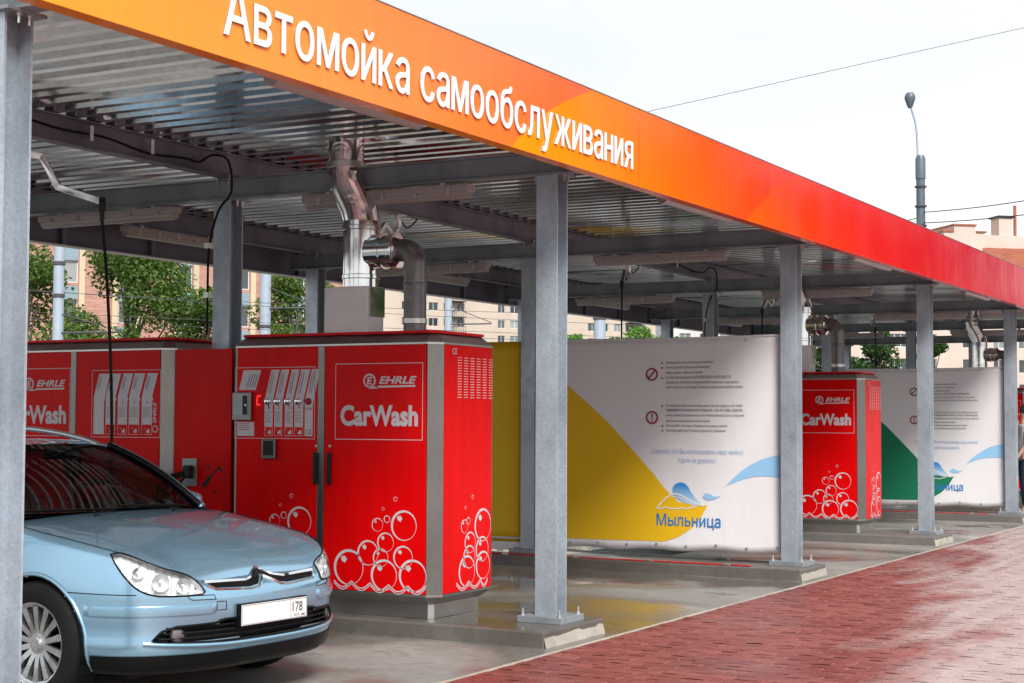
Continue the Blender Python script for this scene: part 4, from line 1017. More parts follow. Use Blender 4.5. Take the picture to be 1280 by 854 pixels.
def proj_obl(u, z, off=0.):
    o_ = Vector((u*SB-1.5*CB, u*CB+1.5*SB, z)); d_ = Vector((CB, -SB, 0))
    h = bvh.ray_cast(o_, d_)
    if h[0] is None: return None
    nn = h[1] if h[1].dot(d_) < 0 else -h[1]
    return tuple(h[0]+nn*off)
def front_line(pts, off): 
    out = [proj_front(t, z, off) for t, z in pts]; return [L3(p) for p in out if p]
# underbody, set low and black to deepen the shade, and wheel-arch liners
obj('underbody', MB().box(-.70, .34, .165, .70, 4.4, .26).box(-.66, .45, .26, .66, 1.0, .60), M['trimblack'], car)
for s, z in WH:
    for sg in (-1, 1):
        rg = [[(sg*x, s+(AR+.004)*math.cos(a), z+(AR+.004)*math.sin(a)) for a in [math.pi*(-.12+1.24*k/26) for k in range(27)]] for x in (.60, .885)]
        obj('arch_liner', MB().loft(rg, False, False).add([(sg*.60, s, z)]+rg[0], [(0, i, i+1) for i in range(1, 27)]), M['trimblack'], car, fix=False)
        # arch lip follows the body side
        lip = []
        for k in range(31):
            a = math.pi*(-.10+1.20*k/30); y = s+(AR+.004)*math.cos(a); zz = z+(AR+.004)*math.sin(a)
            h = bvh.ray_cast(Vector((y, 2, zz)), Vector((0, -1, 0))); 
            if h[0]: lip.append(L3((y, h[0].y-.002, zz), -sg))
        if len(lip) > 3: obj('arch_lip', MB().tube(lip, .012, 8), M['paint'], car, smooth=60)
# ---- wheels
def open_lathe(prof, n_):
    return MB().loft([[(h, r*math.cos(2*math.pi*k/n_), r*math.sin(2*math.pi*k/n_)) for k in range(n_)] for r, h in prof], True, False)
def wheel():
    t = MB(); r = .322
    prof = [(.205, -.095), (.235, -.105), (.285, -.104), (.308, -.092), (.320, -.07), (r, -.03), (r, .03), (.320, .07), (.308, .092), (.285, .104), (.235, .105), (.205, .095)]
    tyre = open_lathe(prof, 48).mesh('tyre', 40); tyre.materials.append(M['tyre'])
    rim = open_lathe([(.200, -.09), (.206, -.097), (.212, -.099), (.214, -.092), (.207, -.085), (.192, -.078), (.187, -.05), (.185, .09)], 48).mesh('rim', 40); rim.materials.append(M['alloy'])
    sp = MB()
    for k in range(14):
        a = 2*math.pi*k/14; ca, sa = math.cos(a), math.sin(a)
        def pt(rr, w_, x): return (x, rr*ca-w_*sa, rr*sa+w_*ca)
        sp.loft([[pt(.05, -.014, -.066), pt(.05, .014, -.066), pt(.05, .012, -.03), pt(.05, -.012, -.03)], [pt(.12, -.014, -.076), pt(.12, .014, -.076), pt(.12, .010, -.04), pt(.12, -.010, -.04)], [pt(.192, -.019, -.082), pt(.192, .019, -.082), pt(.192, .014, -.05), pt(.192, -.014, -.05)]])
    hub = MB().lathe([(0, -.082), (.028, -.082), (.036, -.076), (.038, -.068), (.062, -.066), (.066, -.05), (.066, -.02)], 24, lambda a, b, h: (h, a, b)).mesh('hub', 35); hub.materials.append(M['alloy'])
    disc = MB().lathe([(.185, -.02), (.185, -.01), (.0, -.01)], 32, lambda a, b, h: (h, a, b)).mesh('brake_disc', 35); disc.materials.append(M['trimblack'])
    spm = sp.mesh('spokes'); spm.materials.append(M['alloy'])
    return tyre, rim, spm, hub, disc
wm = wheel()
for s, z in WH:
    for sg in (1, -1):
        e = bpy.data.objects.new('wheel', wm[0]); COL.objects.link(e); e.parent = car; e.location = (-sg*.785, s, z); e.rotation_euler = (.2, 0, 0) if sg > 0 else (.2, 0, math.pi)
        for nm, me in zip(('rim', 'spokes', 'hub', 'brake_disc'), wm[1:]): obj(nm, me, None, e)
# ---- headlights: bowl, reflectors, lens, gasket (both sides)
for sg in (1, -1):
    V2, F2 = planar(HL, .03); lensv = []; ok = True
    for u, z in V2: lensv.append(proj_obl(u, z, .004) or proj_obl(u*.99, z-.004, .004))
    hl = obj('headlight', MB().add([L3(p, sg) for p in lensv], F2), M['lens'], car, smooth=60)
    cu = sum(p[0] for p in HL)/len(HL); cz = sum(p[1] for p in HL)/len(HL); base = []
    for u, z in HL:
        a = proj_obl(u, z, .001); b = proj_obl(cu+(u-cu)*.93, cz+(z-cz)*.90, -.002) or a
        base.append((a, (b[0]+.055, b[1]-.02, b[2])))
    nB = len(base); mb = MB().add([L3(a, sg) for a, b in base]+[L3(b, sg) for a, b in base], [(i, (i+1) % nB, nB+(i+1) % nB, nB+i) for i in range(nB)])
    V3, F3 = planar([(cu+(u-cu)*.93, cz+(z-cz)*.90) for u, z in HL], .02)
    bw = []
    for i, (u, z) in enumerate(V3):
        q = proj_obl(u, z, 0.) or (0, 0, 0); bw.append((q[0]+.055+.006*math.sin(u*160), q[1]-.02, q[2]))
    mb.add([L3(p, sg) for p in bw], F3); obj('bowl', mb, M['reflector'], hl, fix=False, smooth=25)
    for u, z, r in ((.485, .630, .040), (.60, .652, .046), (.71, .700, .030)):
        q = Vector(proj_obl(u, z, 0.)); d_ = Vector((-.86, .5, 0)).normalized()
        c_ = q+Vector((.035, -.015, 0)); side_ = Vector((0, 0, 1)).cross(d_).normalized(); rgs = []
        for rr, dep in ((r, .0), (r*.97, .012), (r*.8, .03), (r*.45, .042), (r*.1, .046)):
            rgs.append([L3(c_+side_*rr*math.cos(2*math.pi*k/20)+Vector((0, 0, 1))*rr*math.sin(2*math.pi*k/20)-d_*(dep-.02), sg) for k in range(20)])
        obj('lamp_reflector', MB().loft(rgs, True, False), M['reflector'], hl, smooth=60, fix=False)
        obj('bulb', MB().lathe([(.0, .02), (.007, .016), (.009, .005), (.009, -.02)], 10, lambda a, b, h: L3(c_+side_*a+Vector((0, 0, 1))*b+d_*h, sg)), M['letter'], hl, smooth=60)
    g_ = [L3(proj_obl(u, z, .003) or proj_obl(u*.99, z, .003), sg) for u, z in HL]
    obj('gasket', MB().tube(g_, .0045, 6, closed=True), M['trimblack'], hl, smooth=60)
# ---- lower intake with slats, fog lamps, bright lip
V2, F2 = planar(INT, .05); iv = []
for t, z in V2:
    q = proj_front(t, z, 0.); iv.append((q[0]+.06, q[1], q[2]))
intake = obj('air_intake', MB().add([L3(p) for p in iv], F2), M['trimblack'], car, fix=False)
bI = [proj_front(t, z, .0) for t, z in INT]; nB = len(bI)
obj('surround', MB().add([L3(p) for p in bI]+[L3((p[0]+.07, p[1], p[2])) for p in bI], [(i, (i+1) % nB, nB+(i+1) % nB, nB+i) for i in range(nB)]), M['trimblack'], intake, fix=False)
for z, t1 in ((.372, .67), (.398, .66), (.423, .60)):
    pts = [(q[0]+.012, q[1], q[2]) for q in (proj_front(t, z, 0.) for t in np.linspace(-t1, t1, 41)) if q]
    obj('slat', MB().tube([L3(p) for p in pts], .005, 6), M['rubber'], intake, smooth=60)
dn_ = []
for k in range(len(INT)):
    a, b = INT[k], INT[(k+1) % len(INT)]; m_ = max(2, int(math.hypot(b[0]-a[0], b[1]-a[1])/.03))
    dn_ += [(a[0]+(b[0]-a[0])*j/m_, a[1]+(b[1]-a[1])*j/m_) for j in range(m_)]
obj('gasket', MB().tube(front_line(dn_, .001), .0075, 6, closed=True), M['trimblack'], intake, smooth=60)
obj('bumper_lip', MB().tube(front_line([(t, .326+.028*(abs(t)/.74)**3) for t in np.linspace(-.735, .735, 61)], .004), .0115, 8), M['chrome_blue'] if 'chrome_blue' in M else M['paint'], car, smooth=60)
for sg in (1, -1):
    q = Vector(proj_front(.585, .388, 0.)); c_ = q+Vector((.012, 0, 0)); d_ = Vector((-.93, .36, 0)).normalized(); sd = Vector((0, 0, 1)).cross(d_).normalized()
    fg = obj('fog_lamp', MB().lathe([(.046, -.02), (.046, .006), (.040, .010), (.037, .004), (.036, -.004)], 24, lambda a, b, h: L3(c_+sd*a+Vector((0, 0, 1))*b+d_*h, sg)), M['black'], car, smooth=40)
    obj('lens', MB().lathe([(.0, .006), (.020, .005), (.035, -.002)], 24, lambda a, b, h: L3(c_+sd*a+Vector((0, 0, 1))*b+d_*h, sg)), M['greypipe'], fg, smooth=60)
# ---- chevrons and upper grille
def sm_line(p, k=5): return [tuple(q) for q in p]
V2, F2 = planar([(-.415, .634), (-.385, .612), (-.15, .602), (-.085, .610), (0, .655), (.085, .610), (.15, .602), (.385, .612), (.415, .634), (.15, .628), (.085, .638), (0, .682), (-.085, .638), (-.15, .628)], .04)
gv = [proj_front(t, z, .004) for t, z in V2]
gr = obj('grille', MB().add([L3(p) for p in gv], F2), M['trimblack'], car, fix=False)
def dens(p, st=.012):
    out = []
    for a, b in zip(p[:-1], p[1:]):
        m_ = max(1, int(math.hypot(b[0]-a[0], b[1]-a[1])/st)); out += [(a[0]+(b[0]-a[0])*j/m_, a[1]+(b[1]-a[1])*j/m_) for j in range(m_)]
    return out+[p[-1]]
up = dens([(-.43, .642), (-.15, .632), (-.085, .642), (0, .688), (.085, .642), (.15, .632), (.43, .642)])
lo = dens([(-.425, .622), (-.385, .604), (-.15, .592), (-.085, .598), (0, .640), (.085, .598), (.15, .592), (.385, .604), (.425, .622)])
def ribbon(pts, h, off):
    mb = MB(); rg = []
    for t, z in pts:
        a = proj_front(t, z+h/2, .001); b = proj_front(t, z, off); c_ = proj_front(t, z-h/2, .001)
        rg.append([L3(a), L3(b), L3(c_)])
    return mb.loft(rg, False, False)
obj('chevron', ribbon(up, .011, .011), M['chrome'], gr, smooth=60)
obj('chevron', ribbon(lo, .010, .011), M['chrome'], gr, smooth=60)
# ---- rub strips, washer covers, towing cover
for sg in (1, -1):
    pts = []
    for a in range(NA):
        if Md[a, 1] > .395 and Md[a, 0] < .505: pts.append(a)
    rg = []
    for i, a in enumerate(pts):
        e_ = min(1, i/2, (len(pts)-1-i)/3)
        base = Md[a]; nn = nor[a]
        rg.append([L3((*(base+nn*o_*e_), z), sg) for o_, z in ((-.002, .540), (.010, .536), (.012, .515), (.010, .490), (-.002, .486))])
    obj('rub_strip', MB().loft(rg, False, False), M['paint'], car, smooth=40)
    cv = [(.40, .558), (.53, .561), (.55, .574), (.545, .583), (.41, .580)]
    obj('washer_cover', MB().tube([L3(proj_front(t, z, .001), sg) for t, z in dens(cv+[cv[0]], .02)], .0022, 5), M['trimblack'], car)
cv = [(.335, .50), (.395, .502), (.395, .545), (.335, .543), (.335, .50)]
obj('towing_cover', MB().tube([L3(proj_front(t, z, .001)) for t, z in dens(cv, .02)], .002, 5), M['trimblack'], car)
# shut lines: bumper to wing, bonnet to wing
for sg in (1, -1):
    a_ = [a for a in range(NA) if .22 < Md[a, 0] < .60 and Md[a, 1] > .5]
    pl = []
    for a in a_:
        z = .595+.012*(Md[a, 0]-.22); best = min(range(NR), key=lambda r_: abs(W[r_, a, 2]-z)); p = W[best, a]; q = p.copy(); q[2] = z
        h = bvh.find_nearest(Vector(q)); nn = h[1]; 
        if nn.y < 0: nn = -nn
        pl.append(L3(h[0]+nn*.0008, sg))
    obj('shut_line', MB().tube(pl, .0026, 5), M['trimblack'], car)
    ed = [L3((Ed[a, 0], Ed[a, 1]+.0, Ed[a, 2]+.001), sg) for a in range(kc+4, ke)]
    obj('shut_line', MB().tube(ed, .0024, 5), M['trimblack'], car)
# ---- number plate
pl = obj('number_plate', MB().box(-.268, -.016, .404, .268, .03, .522), M['trimblack'], car, bevel=.003)
obj('plate_face', MB().box(-.26, -.020, .410, .26, -.0165, .516), M['plate'], pl)
def onp(VF, t=.0215): return solid2d(VF, lambda a, b, q: (a, -t, b))
f_ = fit(text2d('178', .012), .082, .052); obj('lettering', onp(shift2d(f_, .140, .445)), M['ink'], pl, fix=False)
f_ = fit(text2d('RUS', .0), .040, .014); obj('lettering', onp(shift2d(f_, .155, .421)), M['ink'], pl, fix=False)
obj('divider', onp(merge2d(stroke([(.125, .412), (.125, .514)], .0022), rect_outline(-.257, .413, .257, .513, .002))), M['ink'], pl, fix=False)
for k, m_ in enumerate((M['plate'], M['bluelogo'], M['inkred'])): obj('flag', onp(poly2d([(.212, .431-k*.005), (.242, .431-k*.005), (.242, .436-k*.005), (.212, .436-k*.005)])), m_, pl, fix=False)
# plate holder behind: small bumper pad
# ---- greenhouse
def wsp(u, v):
    b = np.array([1.105+.125*u*u, .745*u, .950-.012*u*u]); t_ = np.array([1.655+.165*u*u, .560*u, 1.325-.030*u*u])
    p = b*(1-v)+t_*v; bl = .035*math.sin(math.pi*v); return (p[0]-bl*.55, p[1], p[2]+bl*.8)
NUW, NVW = 25, 13
ws = [wsp(-1+2*i/(NUW-1), j/(NVW-1)) for j in range(NVW) for i in range(NUW)]
wsO = obj('windscreen', MB().add([L3(p) for p in ws], gridf(NVW, NUW)), M['carglass'], car, smooth=60, fix=False)
# black frit border + mirror patch
fr = []
for rng_, hor in (((0., .045), True), ((.955, 1.), True)):
    V2 = [wsp(-1+2*i/(NUW-1), v) for v in rng_ for i in range(NUW)]; fr.append((V2, gridf(2, NUW)))
for rng_ in ((-1, -.955), (.955, 1)):
    V2 = [wsp(u, j/(NVW-1)) for u in rng_ for j in range(NVW)]; fr.append((V2, gridf(2, NVW)))
mb = MB()
for V2, F2 in fr: mb.add([L3((p[0]+.004, p[1], p[2]-.004)) for p in V2], F2)
obj('frit', mb, M['trimblack'], wsO, fix=False)
Rn = [(1.82, .562, 1.292), (2.2, .585, 1.312), (2.8, .592, 1.322), (3.5, .585, 1.318), (4.1, .565, 1.295), (4.42, .50, 1.275), (4.50, .28, 1.28), (4.51, 0, 1.285)]
Rd = spline(Rn, 10)
roofv = []; RT, RS = 17, 40
for j in range(RS):
    q = j/(RS-1)
    for i in range(RT):
        u = -1+2*i/(RT-1)
        f0 = np.array(wsp(u, 1.)); s_end = 4.51
        s_ = f0[0]+(s_end-f0[0])*q
        # side edge and crown height at this station
        zr = np.interp(s_, [p[0] for p in Rn[:6]], [p[2] for p in Rn[:6]]); tr_ = np.interp(s_, [1.6, 1.82, 2.2, 2.8, 3.5, 4.1, 4.51], [.555, .562, .585, .592, .585, .565, .50])
        zc_ = np.interp(s_, [1.655, 1.9, 2.3, 2.8, 3.4, 4.0, 4.51], [1.325, 1.343, 1.358, 1.364, 1.358, 1.335, 1.295])
        if s_ < 1.82: zr = 1.292
        z_ = zr+(zc_-zr)*(1-abs(u)**2.4)
        if q < .12: z_ = f0[2]*(1-q/.12)+z_*(q/.12)
        roofv.append((s_, tr_*u if q > 0 else f0[1], z_ if q > 0 else f0[2]))
obj('roof', MB().add([L3(p) for p in roofv], gridf(RS, RT)), M['paint'], car, smooth=60, fix=False)
# belt to roof side walls: glass in the middle, body-coloured pillars at the back
bs = [1.24, 1.5, 1.8, 2.1, 2.28, 2.36, 2.7, 3.0, 3.28, 3.36, 3.7, 4.0, 4.15]
def belt(s_): return np.array([s_, np.interp(s_, Ed[:, 0][:sum(sub[:17])], Ed[:, 1][:sum(sub[:17])])-.012, np.interp(s_, Ed[:, 0][:sum(sub[:17])], Ed[:, 2][:sum(sub[:17])])])
def rooe(s_):
    if s_ < 1.82:
        v = (s_-1.24)/(1.82-1.24); return np.array(wsp(1., v))+np.array([0, .006, 0])
    return np.array([s_, np.interp(s_, [p[0] for p in Rn[:6]], [p[1] for p in Rn[:6]]), np.interp(s_, [p[0] for p in Rn[:6]], [p[2] for p in Rn[:6]])])
def sidequad(s0, s1, lo=0., hi=1., off=0.):
    V = []
    ss = np.linspace(s0, s1, max(2, int((s1-s0)/.08)+1))
    for s_ in ss:
        a, b = belt(s_), rooe(s_)
        for v in (lo, .5*(lo+hi), hi):
            p = a*(1-v)+b*v; p[1] += .018*math.sin(math.pi*v)+off; V.append(tuple(p))
    return V, gridf(len(ss), 3)
for sg in (1, -1):
    for k, (s0, s1) in enumerate(((1.25, 2.29), (2.35, 3.29), (3.35, 4.05))):
        V, F = sidequad(s0, s1); obj('side_window', MB().add([L3(p, sg) for p in V], F), M['carglass'], car, smooth=60, fix=False)
    for s0, s1, m_ in ((2.285, 2.355, 'trimblack'), (3.285, 3.355, 'trimblack')):
        V, F = sidequad(s0, s1, off=.003); obj('pillar', MB().add([L3(p, sg) for p in V], F), M[m_], car, fix=False)
    # A pillar
    pts = [L3((np.array(wsp(1., v))+np.array([0, .010, .002])), sg) for v in np.linspace(-.02, 1.0, 14)]
    obj('pillar', MB().tube(pts, [.030]*14, 8), M['paint'], car, smooth=60)
    pts = [L3((np.array(wsp(1., v))+np.array([-.012, -.012, .012])), sg) for v in np.linspace(0, 1.0, 14)]
    obj('pillar_trim', MB().tube(pts, [.020]*14, 8), M['trimblack'], car, smooth=60)
    # roof edge and rail
    pts = [L3((s_, rooe(s_)[1]+.006, rooe(s_)[2]+.002), sg) for s_ in np.linspace(1.80, 4.2, 20)]
    obj('roof_edge', MB().tube(pts, .022, 8), M['paint'], car, smooth=60)
    rp_ = spline([(1.88, .572, 1.296), (2.03, .578, 1.336), (2.3, .578, 1.380), (2.6, .576, 1.405), (3.0, .575, 1.415), (3.5, .57, 1.405), (3.9, .56, 1.36), (4.03, .558, 1.31)], 6)
    obj('roof_rail', MB().tube([L3(p, sg) for p in rp_], .017, 10), M['alloy'], car, smooth=60)
    # door mirror
    mc = L3((1.46, .905, .965), sg); mm = MB()
    rgs = []
    for q, dy in ((.25, -.075), (.75, -.055), (1., -.01), (1., .03), (.93, .05)):
        rgs.append([(mc.x+.080*q*math.cos(a)*(1 if abs(math.cos(a)) < .9 else .97), mc.y+dy, mc.z+.058*q*math.sin(a)) for a in [2*math.pi*k/18 for k in range(18)]])
    mr_ = obj('door_mirror', mm.loft(rgs), M['paint'], car, smooth=50)
    obj('stalk', MB().tube([L3((1.47, .78, .935), sg), L3((1.46, .88, .955), sg)], .022, 8), M['trimblack'], mr_, smooth=50)
    # rear quarter body between last window and tail
# tail: closing surface from the belt to the roof at the back
V = []
bl_ = [(4.05, *belt(4.05)[1:])]+[tuple(Ed[a]) for a in range(sum(sub[:16]), NA, 3)]; bl_ = [p for p in bl_ if p[0] >= 4.05]+[tuple(Ed[-1])]
rl_ = resample(np.array([tuple(rooe(4.05))]+[tuple(p) for p in Rd if p[0] > 4.06]), len(bl_))
both('tail', [p for p in bl_]+[tuple(p) for p in rl_], gridf(2, len(bl_)), M['paint'], smooth=50)
# scuttle panel, wipers, washer jets
sc = [(1.085+.02*u*u+.0, .76*u, .955-.012*u*u) for u in np.linspace(-1, 1, 21)]; sc2 = [(1.20+.12*u*u, .76*u, .938-.012*u*u) for u in np.linspace(-1, 1, 21)]
obj('scuttle', MB().add([L3(p) for p in sc]+[L3((p[0], p[1], p[2])) for p in sc2], gridf(2, 21)), M['trimblack'], car, fix=False)
for (u0, v0, u1, v1) in ((-.75, .0, .05, .035), (.10, .0, .90, .04)):
    pts = [Vector(L3(wsp(u0+(u1-u0)*k/8, v0+(v1-v0)*k/8)))+Vector((0, -.008, .014)) for k in range(9)]
    obj('wiper', MB().tube(pts, .008, 6), M['trimblack'], car)
for t in (-.30, .30):
    h = bvh.ray_cast(Vector((1.0, abs(t), 2)), Vector((0, 0, -1)))[0]
    obj('washer_jet', MB().lathe([(.016, -.002), (.014, .008), (.006, .011), (0, .011)], 10, lambda a, b, q: (-t+a, 1.0+b*1.4, h.z+q)), M['trimblack'], car, smooth=50)
# black lower spoiler, its foot extended down in place of the shadow below
sp_ = [a for a in range(NA) if Md[a, 0] < .47]
for sg in (1, -1):
    rg = [[L3((*(Md[a]-nor[a]*o_), z), sg) for o_, z in ((.004, .292), (.010, .25), (.022, .222), (.06, .195), (.14, .185))] for a in sp_]
    obj('spoiler', MB().loft(rg, False, False), M['trimblack'], car, smooth=50, fix=False)
# interior
obj('dashboard', MB().prism([(1.20, .70), (1.20, .93), (1.42, .955), (1.56, .93), (1.62, .80), (1.60, .55), (1.25, .5)], -.70, .70, lambda u, v, w_: (w_, u, v)), M['interior'], car, bevel=.02)
obj('cabin_floor', MB().box(-.78, 1.15, .265, .78, 4.5, .30), M['interior'], car)
for t in (-.36, .36):
    seat = obj('seat', MB().box(-t-.25, 2.0, .42, -t+.25, 2.5, .60), M['interior'], car, bevel=.05)
    obj('backrest', MB().loft([[(-t-.24, 2.42, .58), (-t+.24, 2.42, .58), (-t+.24, 2.56, .58), (-t-.24, 2.56, .58)], [(-t-.23, 2.58, 1.12), (-t+.23, 2.58, 1.12), (-t+.23, 2.68, 1.12), (-t-.23, 2.68, 1.12)]]), M['interior'], seat, bevel=.04)
    obj('headrest', MB().box(-t-.13, 2.60, 1.14, -t+.13, 2.68, 1.30), M['interior'], seat, bevel=.03)
obj('cabin_shade_sheet', MB().box(-.74, 2.70, .30, .74, 2.73, .95).box(-.60, 2.70, .95, .60, 2.73, 1.27), M['interior'], car, bevel=.01)  # dark sheet added in place of the unlit depth of the cabin
obj('headliner', MB().box(-.52, 1.95, 1.268, .52, 4.2, 1.28), M['interior'], car)
obj('rear_bench', MB().box(-.62, 3.05, .40, .62, 3.5, .58).box(-.62, 3.45, .58, .62, 3.6, 1.08), M['interior'], car, bevel=.03)
stw = [(.36+.185*math.cos(a), 1.66+.06*math.sin(a), .92+.175*math.sin(a)) for a in [2*math.pi*k/28 for k in range(28)]]
sw = obj('steering_wheel', MB().tube(stw, .016, 8, closed=True), M['interior'], car, smooth=60)
obj('spoke', MB().box(.19, 1.64, .905, .53, 1.665, .945).box(.33, 1.64, .76, .39, 1.66, .93), M['interior'], sw, bevel=.01)
obj('rear_view_mirror', MB().box(-.12, 1.62, 1.235, .12, 1.65, 1.30), M['trimblack'], car, bevel=.012)
# ------------------------------------------------------------------ background: buildings
def wallmat(name, c, brick=None, var=.12):
    n = NT(name)
    col = n.ramp(n.noise(.25, 6, .6, 'Object', (1, 1, .4)), [(.3, tuple(x*(1-var) for x in c)), (.7, tuple(x*(1+var*.6) for x in c))])
    if brick:
        bt = n.new('TexBrick'); bt.inputs['Scale'].default_value = 1; bt.inputs['Brick Width'].default_value = .5; bt.inputs['Row Height'].default_value = .16; bt.inputs['Mortar Size'].default_value = .012
        bt.inputs['Color1'].default_value = (.8, .8, .8, 1); bt.inputs['Color2'].default_value = (1.1, 1.1, 1.1, 1); bt.inputs['Mortar'].default_value = (1.25, 1.2, 1.15, 1)
        mp_ = n.new('Mapping'); mp_.inputs['Rotation'].default_value = (R(90), 0, 0); n.link(n.pos('Object'), mp_.inputs[0]); n.link(mp_.outputs[0], bt.inputs['Vector'])
        col = n.mix(1., col, bt.outputs['Color'], 'MULTIPLY')
    n.set(Base_Color=col, Roughness=.85); return n.m
M['brickwall'] = wallmat('pink_brick_wall', (.42, .235, .19), True); M['beige'] = wallmat('beige_panel_wall', (.52, .44, .37)); M['cream'] = wallmat('cream_wall', (.60, .48, .42)); M['orangewall'] = wallmat('orange_brick', (.36, .12, .07), True)
M['buff'] = wallmat('buff_render', (.56, .45, .31)); M['pale'] = wallmat('pale_grey_wall', (.60, .60, .60))
n = NT('far_window_glass'); n.set(Base_Color=n.ramp(n.new('ObjectInfo').outputs['Random'], [(0, (.02, .025, .03)), (.6, (.06, .075, .085)), (1, (.30, .32, .33))]), Roughness=.08, Specular_IOR_Level=.8); M['pane'] = n.m
M['wframe'] = plain('window_frame_white', (.70, .70, .68), .5)
M['bluepanel'] = plain('blue_spandrel', (.22, .30, .35), .4)
_wc = {}
def window(parent, x, z, w_, h, bars=1, depth=.22):
    key = (round(w_, 2), round(h, 2), bars)
    if key not in _wc:
        f = MB(); b = .07
        f.box(-w_/2, depth-.08, 0, -w_/2+b, depth, h).box(w_/2-b, depth-.08, 0, w_/2, depth, h).box(-w_/2+b, depth-.08, 0, w_/2-b, depth, b).box(-w_/2+b, depth-.08, h-b, w_/2-b, depth, h)
        for k in range(bars): xx = -w_/2+w_*(k+1)/(bars+1); f.box(xx-.04, depth-.07, b, xx+.04, depth, h-b)
        f = f.mesh('window'); f.materials.append(M['wframe'])
        p = MB().add([(-w_/2+.03, depth-.03, .03), (w_/2-.03, depth-.03, .03), (w_/2-.03, depth-.03, h-.03), (-w_/2+.03, depth-.03, h-.03)], [(0, 1, 2, 3)]).mesh('pane', fix=False); p.materials.append(M['pane'])
        _wc[key] = (f, p)
    f, p = _wc[key]; o = obj('window', f, None, parent, loc=(x, 0, z)); obj('pane', p, None, o); return o
def facade(parent, W_, H_, D_, xs, zs, m, name='wall'):
    """box building (front at local y=0, width W_ centred) with real openings xs=[(xc,w)], zs=[(z,h)]"""
    mb = MB(); xb = sorted({-W_/2, W_/2, *[v for c_, w_ in xs for v in (c_-w_/2, c_+w_/2)]}); zb = sorted({0, H_, *[v for z, h in zs for v in (z, z+h)]})
    op = lambda xa, za: any(c_-w_/2-1e-6 < xa < c_+w_/2-1e-6 for c_, w_ in xs) and any(z-1e-6 < za < z+h-1e-6 for z, h in zs)
    for i in range(len(xb)-1):
        for k in range(len(zb)-1):
            x0, x1, z0, z1 = xb[i], xb[i+1], zb[k], zb[k+1]
            if not op(x0, z0): mb.add([(x0, 0, z0), (x1, 0, z0), (x1, 0, z1), (x0, 0, z1)], [(0, 1, 2, 3)])
    for c_, w_ in xs:
        for z, h in zs:
            x0, x1 = c_-w_/2, c_+w_/2; q = [(x0, z), (x1, z), (x1, z+h), (x0, z+h)]
            mb.add([(a, 0, b) for a, b in q]+[(a, .25, b) for a, b in q], [(i, (i+1) % 4, 4+(i+1) % 4, 4+i) for i in range(4)])
    mb.add([(-W_/2, 0, 0), (-W_/2, D_, 0), (-W_/2, D_, H_), (-W_/2, 0, H_)], [(0, 1, 2, 3)]); mb.add([(W_/2, 0, 0), (W_/2, D_, 0), (W_/2, D_, H_), (W_/2, 0, H_)], [(0, 1, 2, 3)])
    mb.add([(-W_/2, D_, 0), (W_/2, D_, 0), (W_/2, D_, H_), (-W_/2, D_, H_)], [(0, 1, 2, 3)]); mb.add([(-W_/2, 0, H_), (W_/2, 0, H_), (W_/2, D_, H_), (-W_/2, D_, H_)], [(0, 1, 2, 3)])
    return obj(name, mb, m, parent, fix=False)
def place(name, label, x0, y0, x1, y1):
    """front runs from (x0,y0) (left seen from the wash) to (x1,y1)"""
    a = math.atan2(y1-y0, x1-x0); return thing(name, label, 'building', ((x0+x1)/2, (y0+y1)/2, -.06), a), math.hypot(x1-x0, y1-y0)
# pink brick block on the left
b1, L1 = place('brick_building', 'pink brick building with buff window strips behind the trees at left', 62., 101., 104.5, 71.)
xs = [(-19.+4.75*k+(.4 if k == 4 else 0), 1.15) for k in range(9)]; zs = [(2.9+k*3.08, 1.7) for k in range(6)]
wl = facade(b1, L1, 20.5, 14, xs, zs, M['brickwall'])
for c_, _ in xs:
    obj('pilaster', MB().box(c_-1.1, -.12, 0, c_-.66, -.003, 20.4), M['buff'], b1); obj('pilaster', MB().box(c_+.66, -.12, 0, c_+1.1, -.003, 20.4), M['buff'], b1)
    for z, h in zs:
        window(b1, c_, z, 1.15, h, 0); obj('spandrel', MB().box(c_-.575, -.05, z+h+.05, c_+.575, -.004, z+h+1.1), M['bluepanel'], b1)
for c_ in (-7.1, 7.1, 16.6): obj('pilaster', MB().box(c_-.5, -.35, 0, c_+.5, -.003, 20.4), M['brickwall'], b1)
obj('cornice', MB().box(-L1/2-.2, -.4, 20.5, L1/2+.2, 14.2, 20.9), M['beige'], b1)
# long beige block behind
b2, L2 = place('apartment_block', 'long beige apartment block with rows of small windows and fire escapes', 224., 160., 296., 109.)
xs = []; xk = -L2/2+3
k = 0
while xk < L2/2-2:
    if k % 7 not in (2, 3): xs.append((xk, 1.45 if k % 3 else 1.9))
    xk += 2.75; k += 1
zs = [(1.5+k*2.85, 1.5) for k in range(12)]
facade(b2, L2, 36.5, 14, xs, zs, M['beige'])
for c_, w_ in xs:
    for z, h in zs: 
        if 9 < z: window(b2, c_, z, w_, h, 1)
for xe in (-20.5, 17.5):
    fe = MB()
    for k in range(10):
        z = 3.2+k*2.85; fe.box(xe-1.9, -1.3, z, xe+1.9, -.02, z+.12)
        for j in range(9): fe.box(xe-1.85+j*.45, -1.28, z+.12, xe-1.81+j*.45, -1.24, z+1.1)
        fe.box(xe-1.9, -1.3, z+1.1, xe+1.9, -1.24, z+1.16)
        fe.tube([(xe-1.5, -.9, z+.1), (xe+1.2, -.9, z+2.85)], .09, 5)
    obj('fire_escape', fe, M['black'], b2)
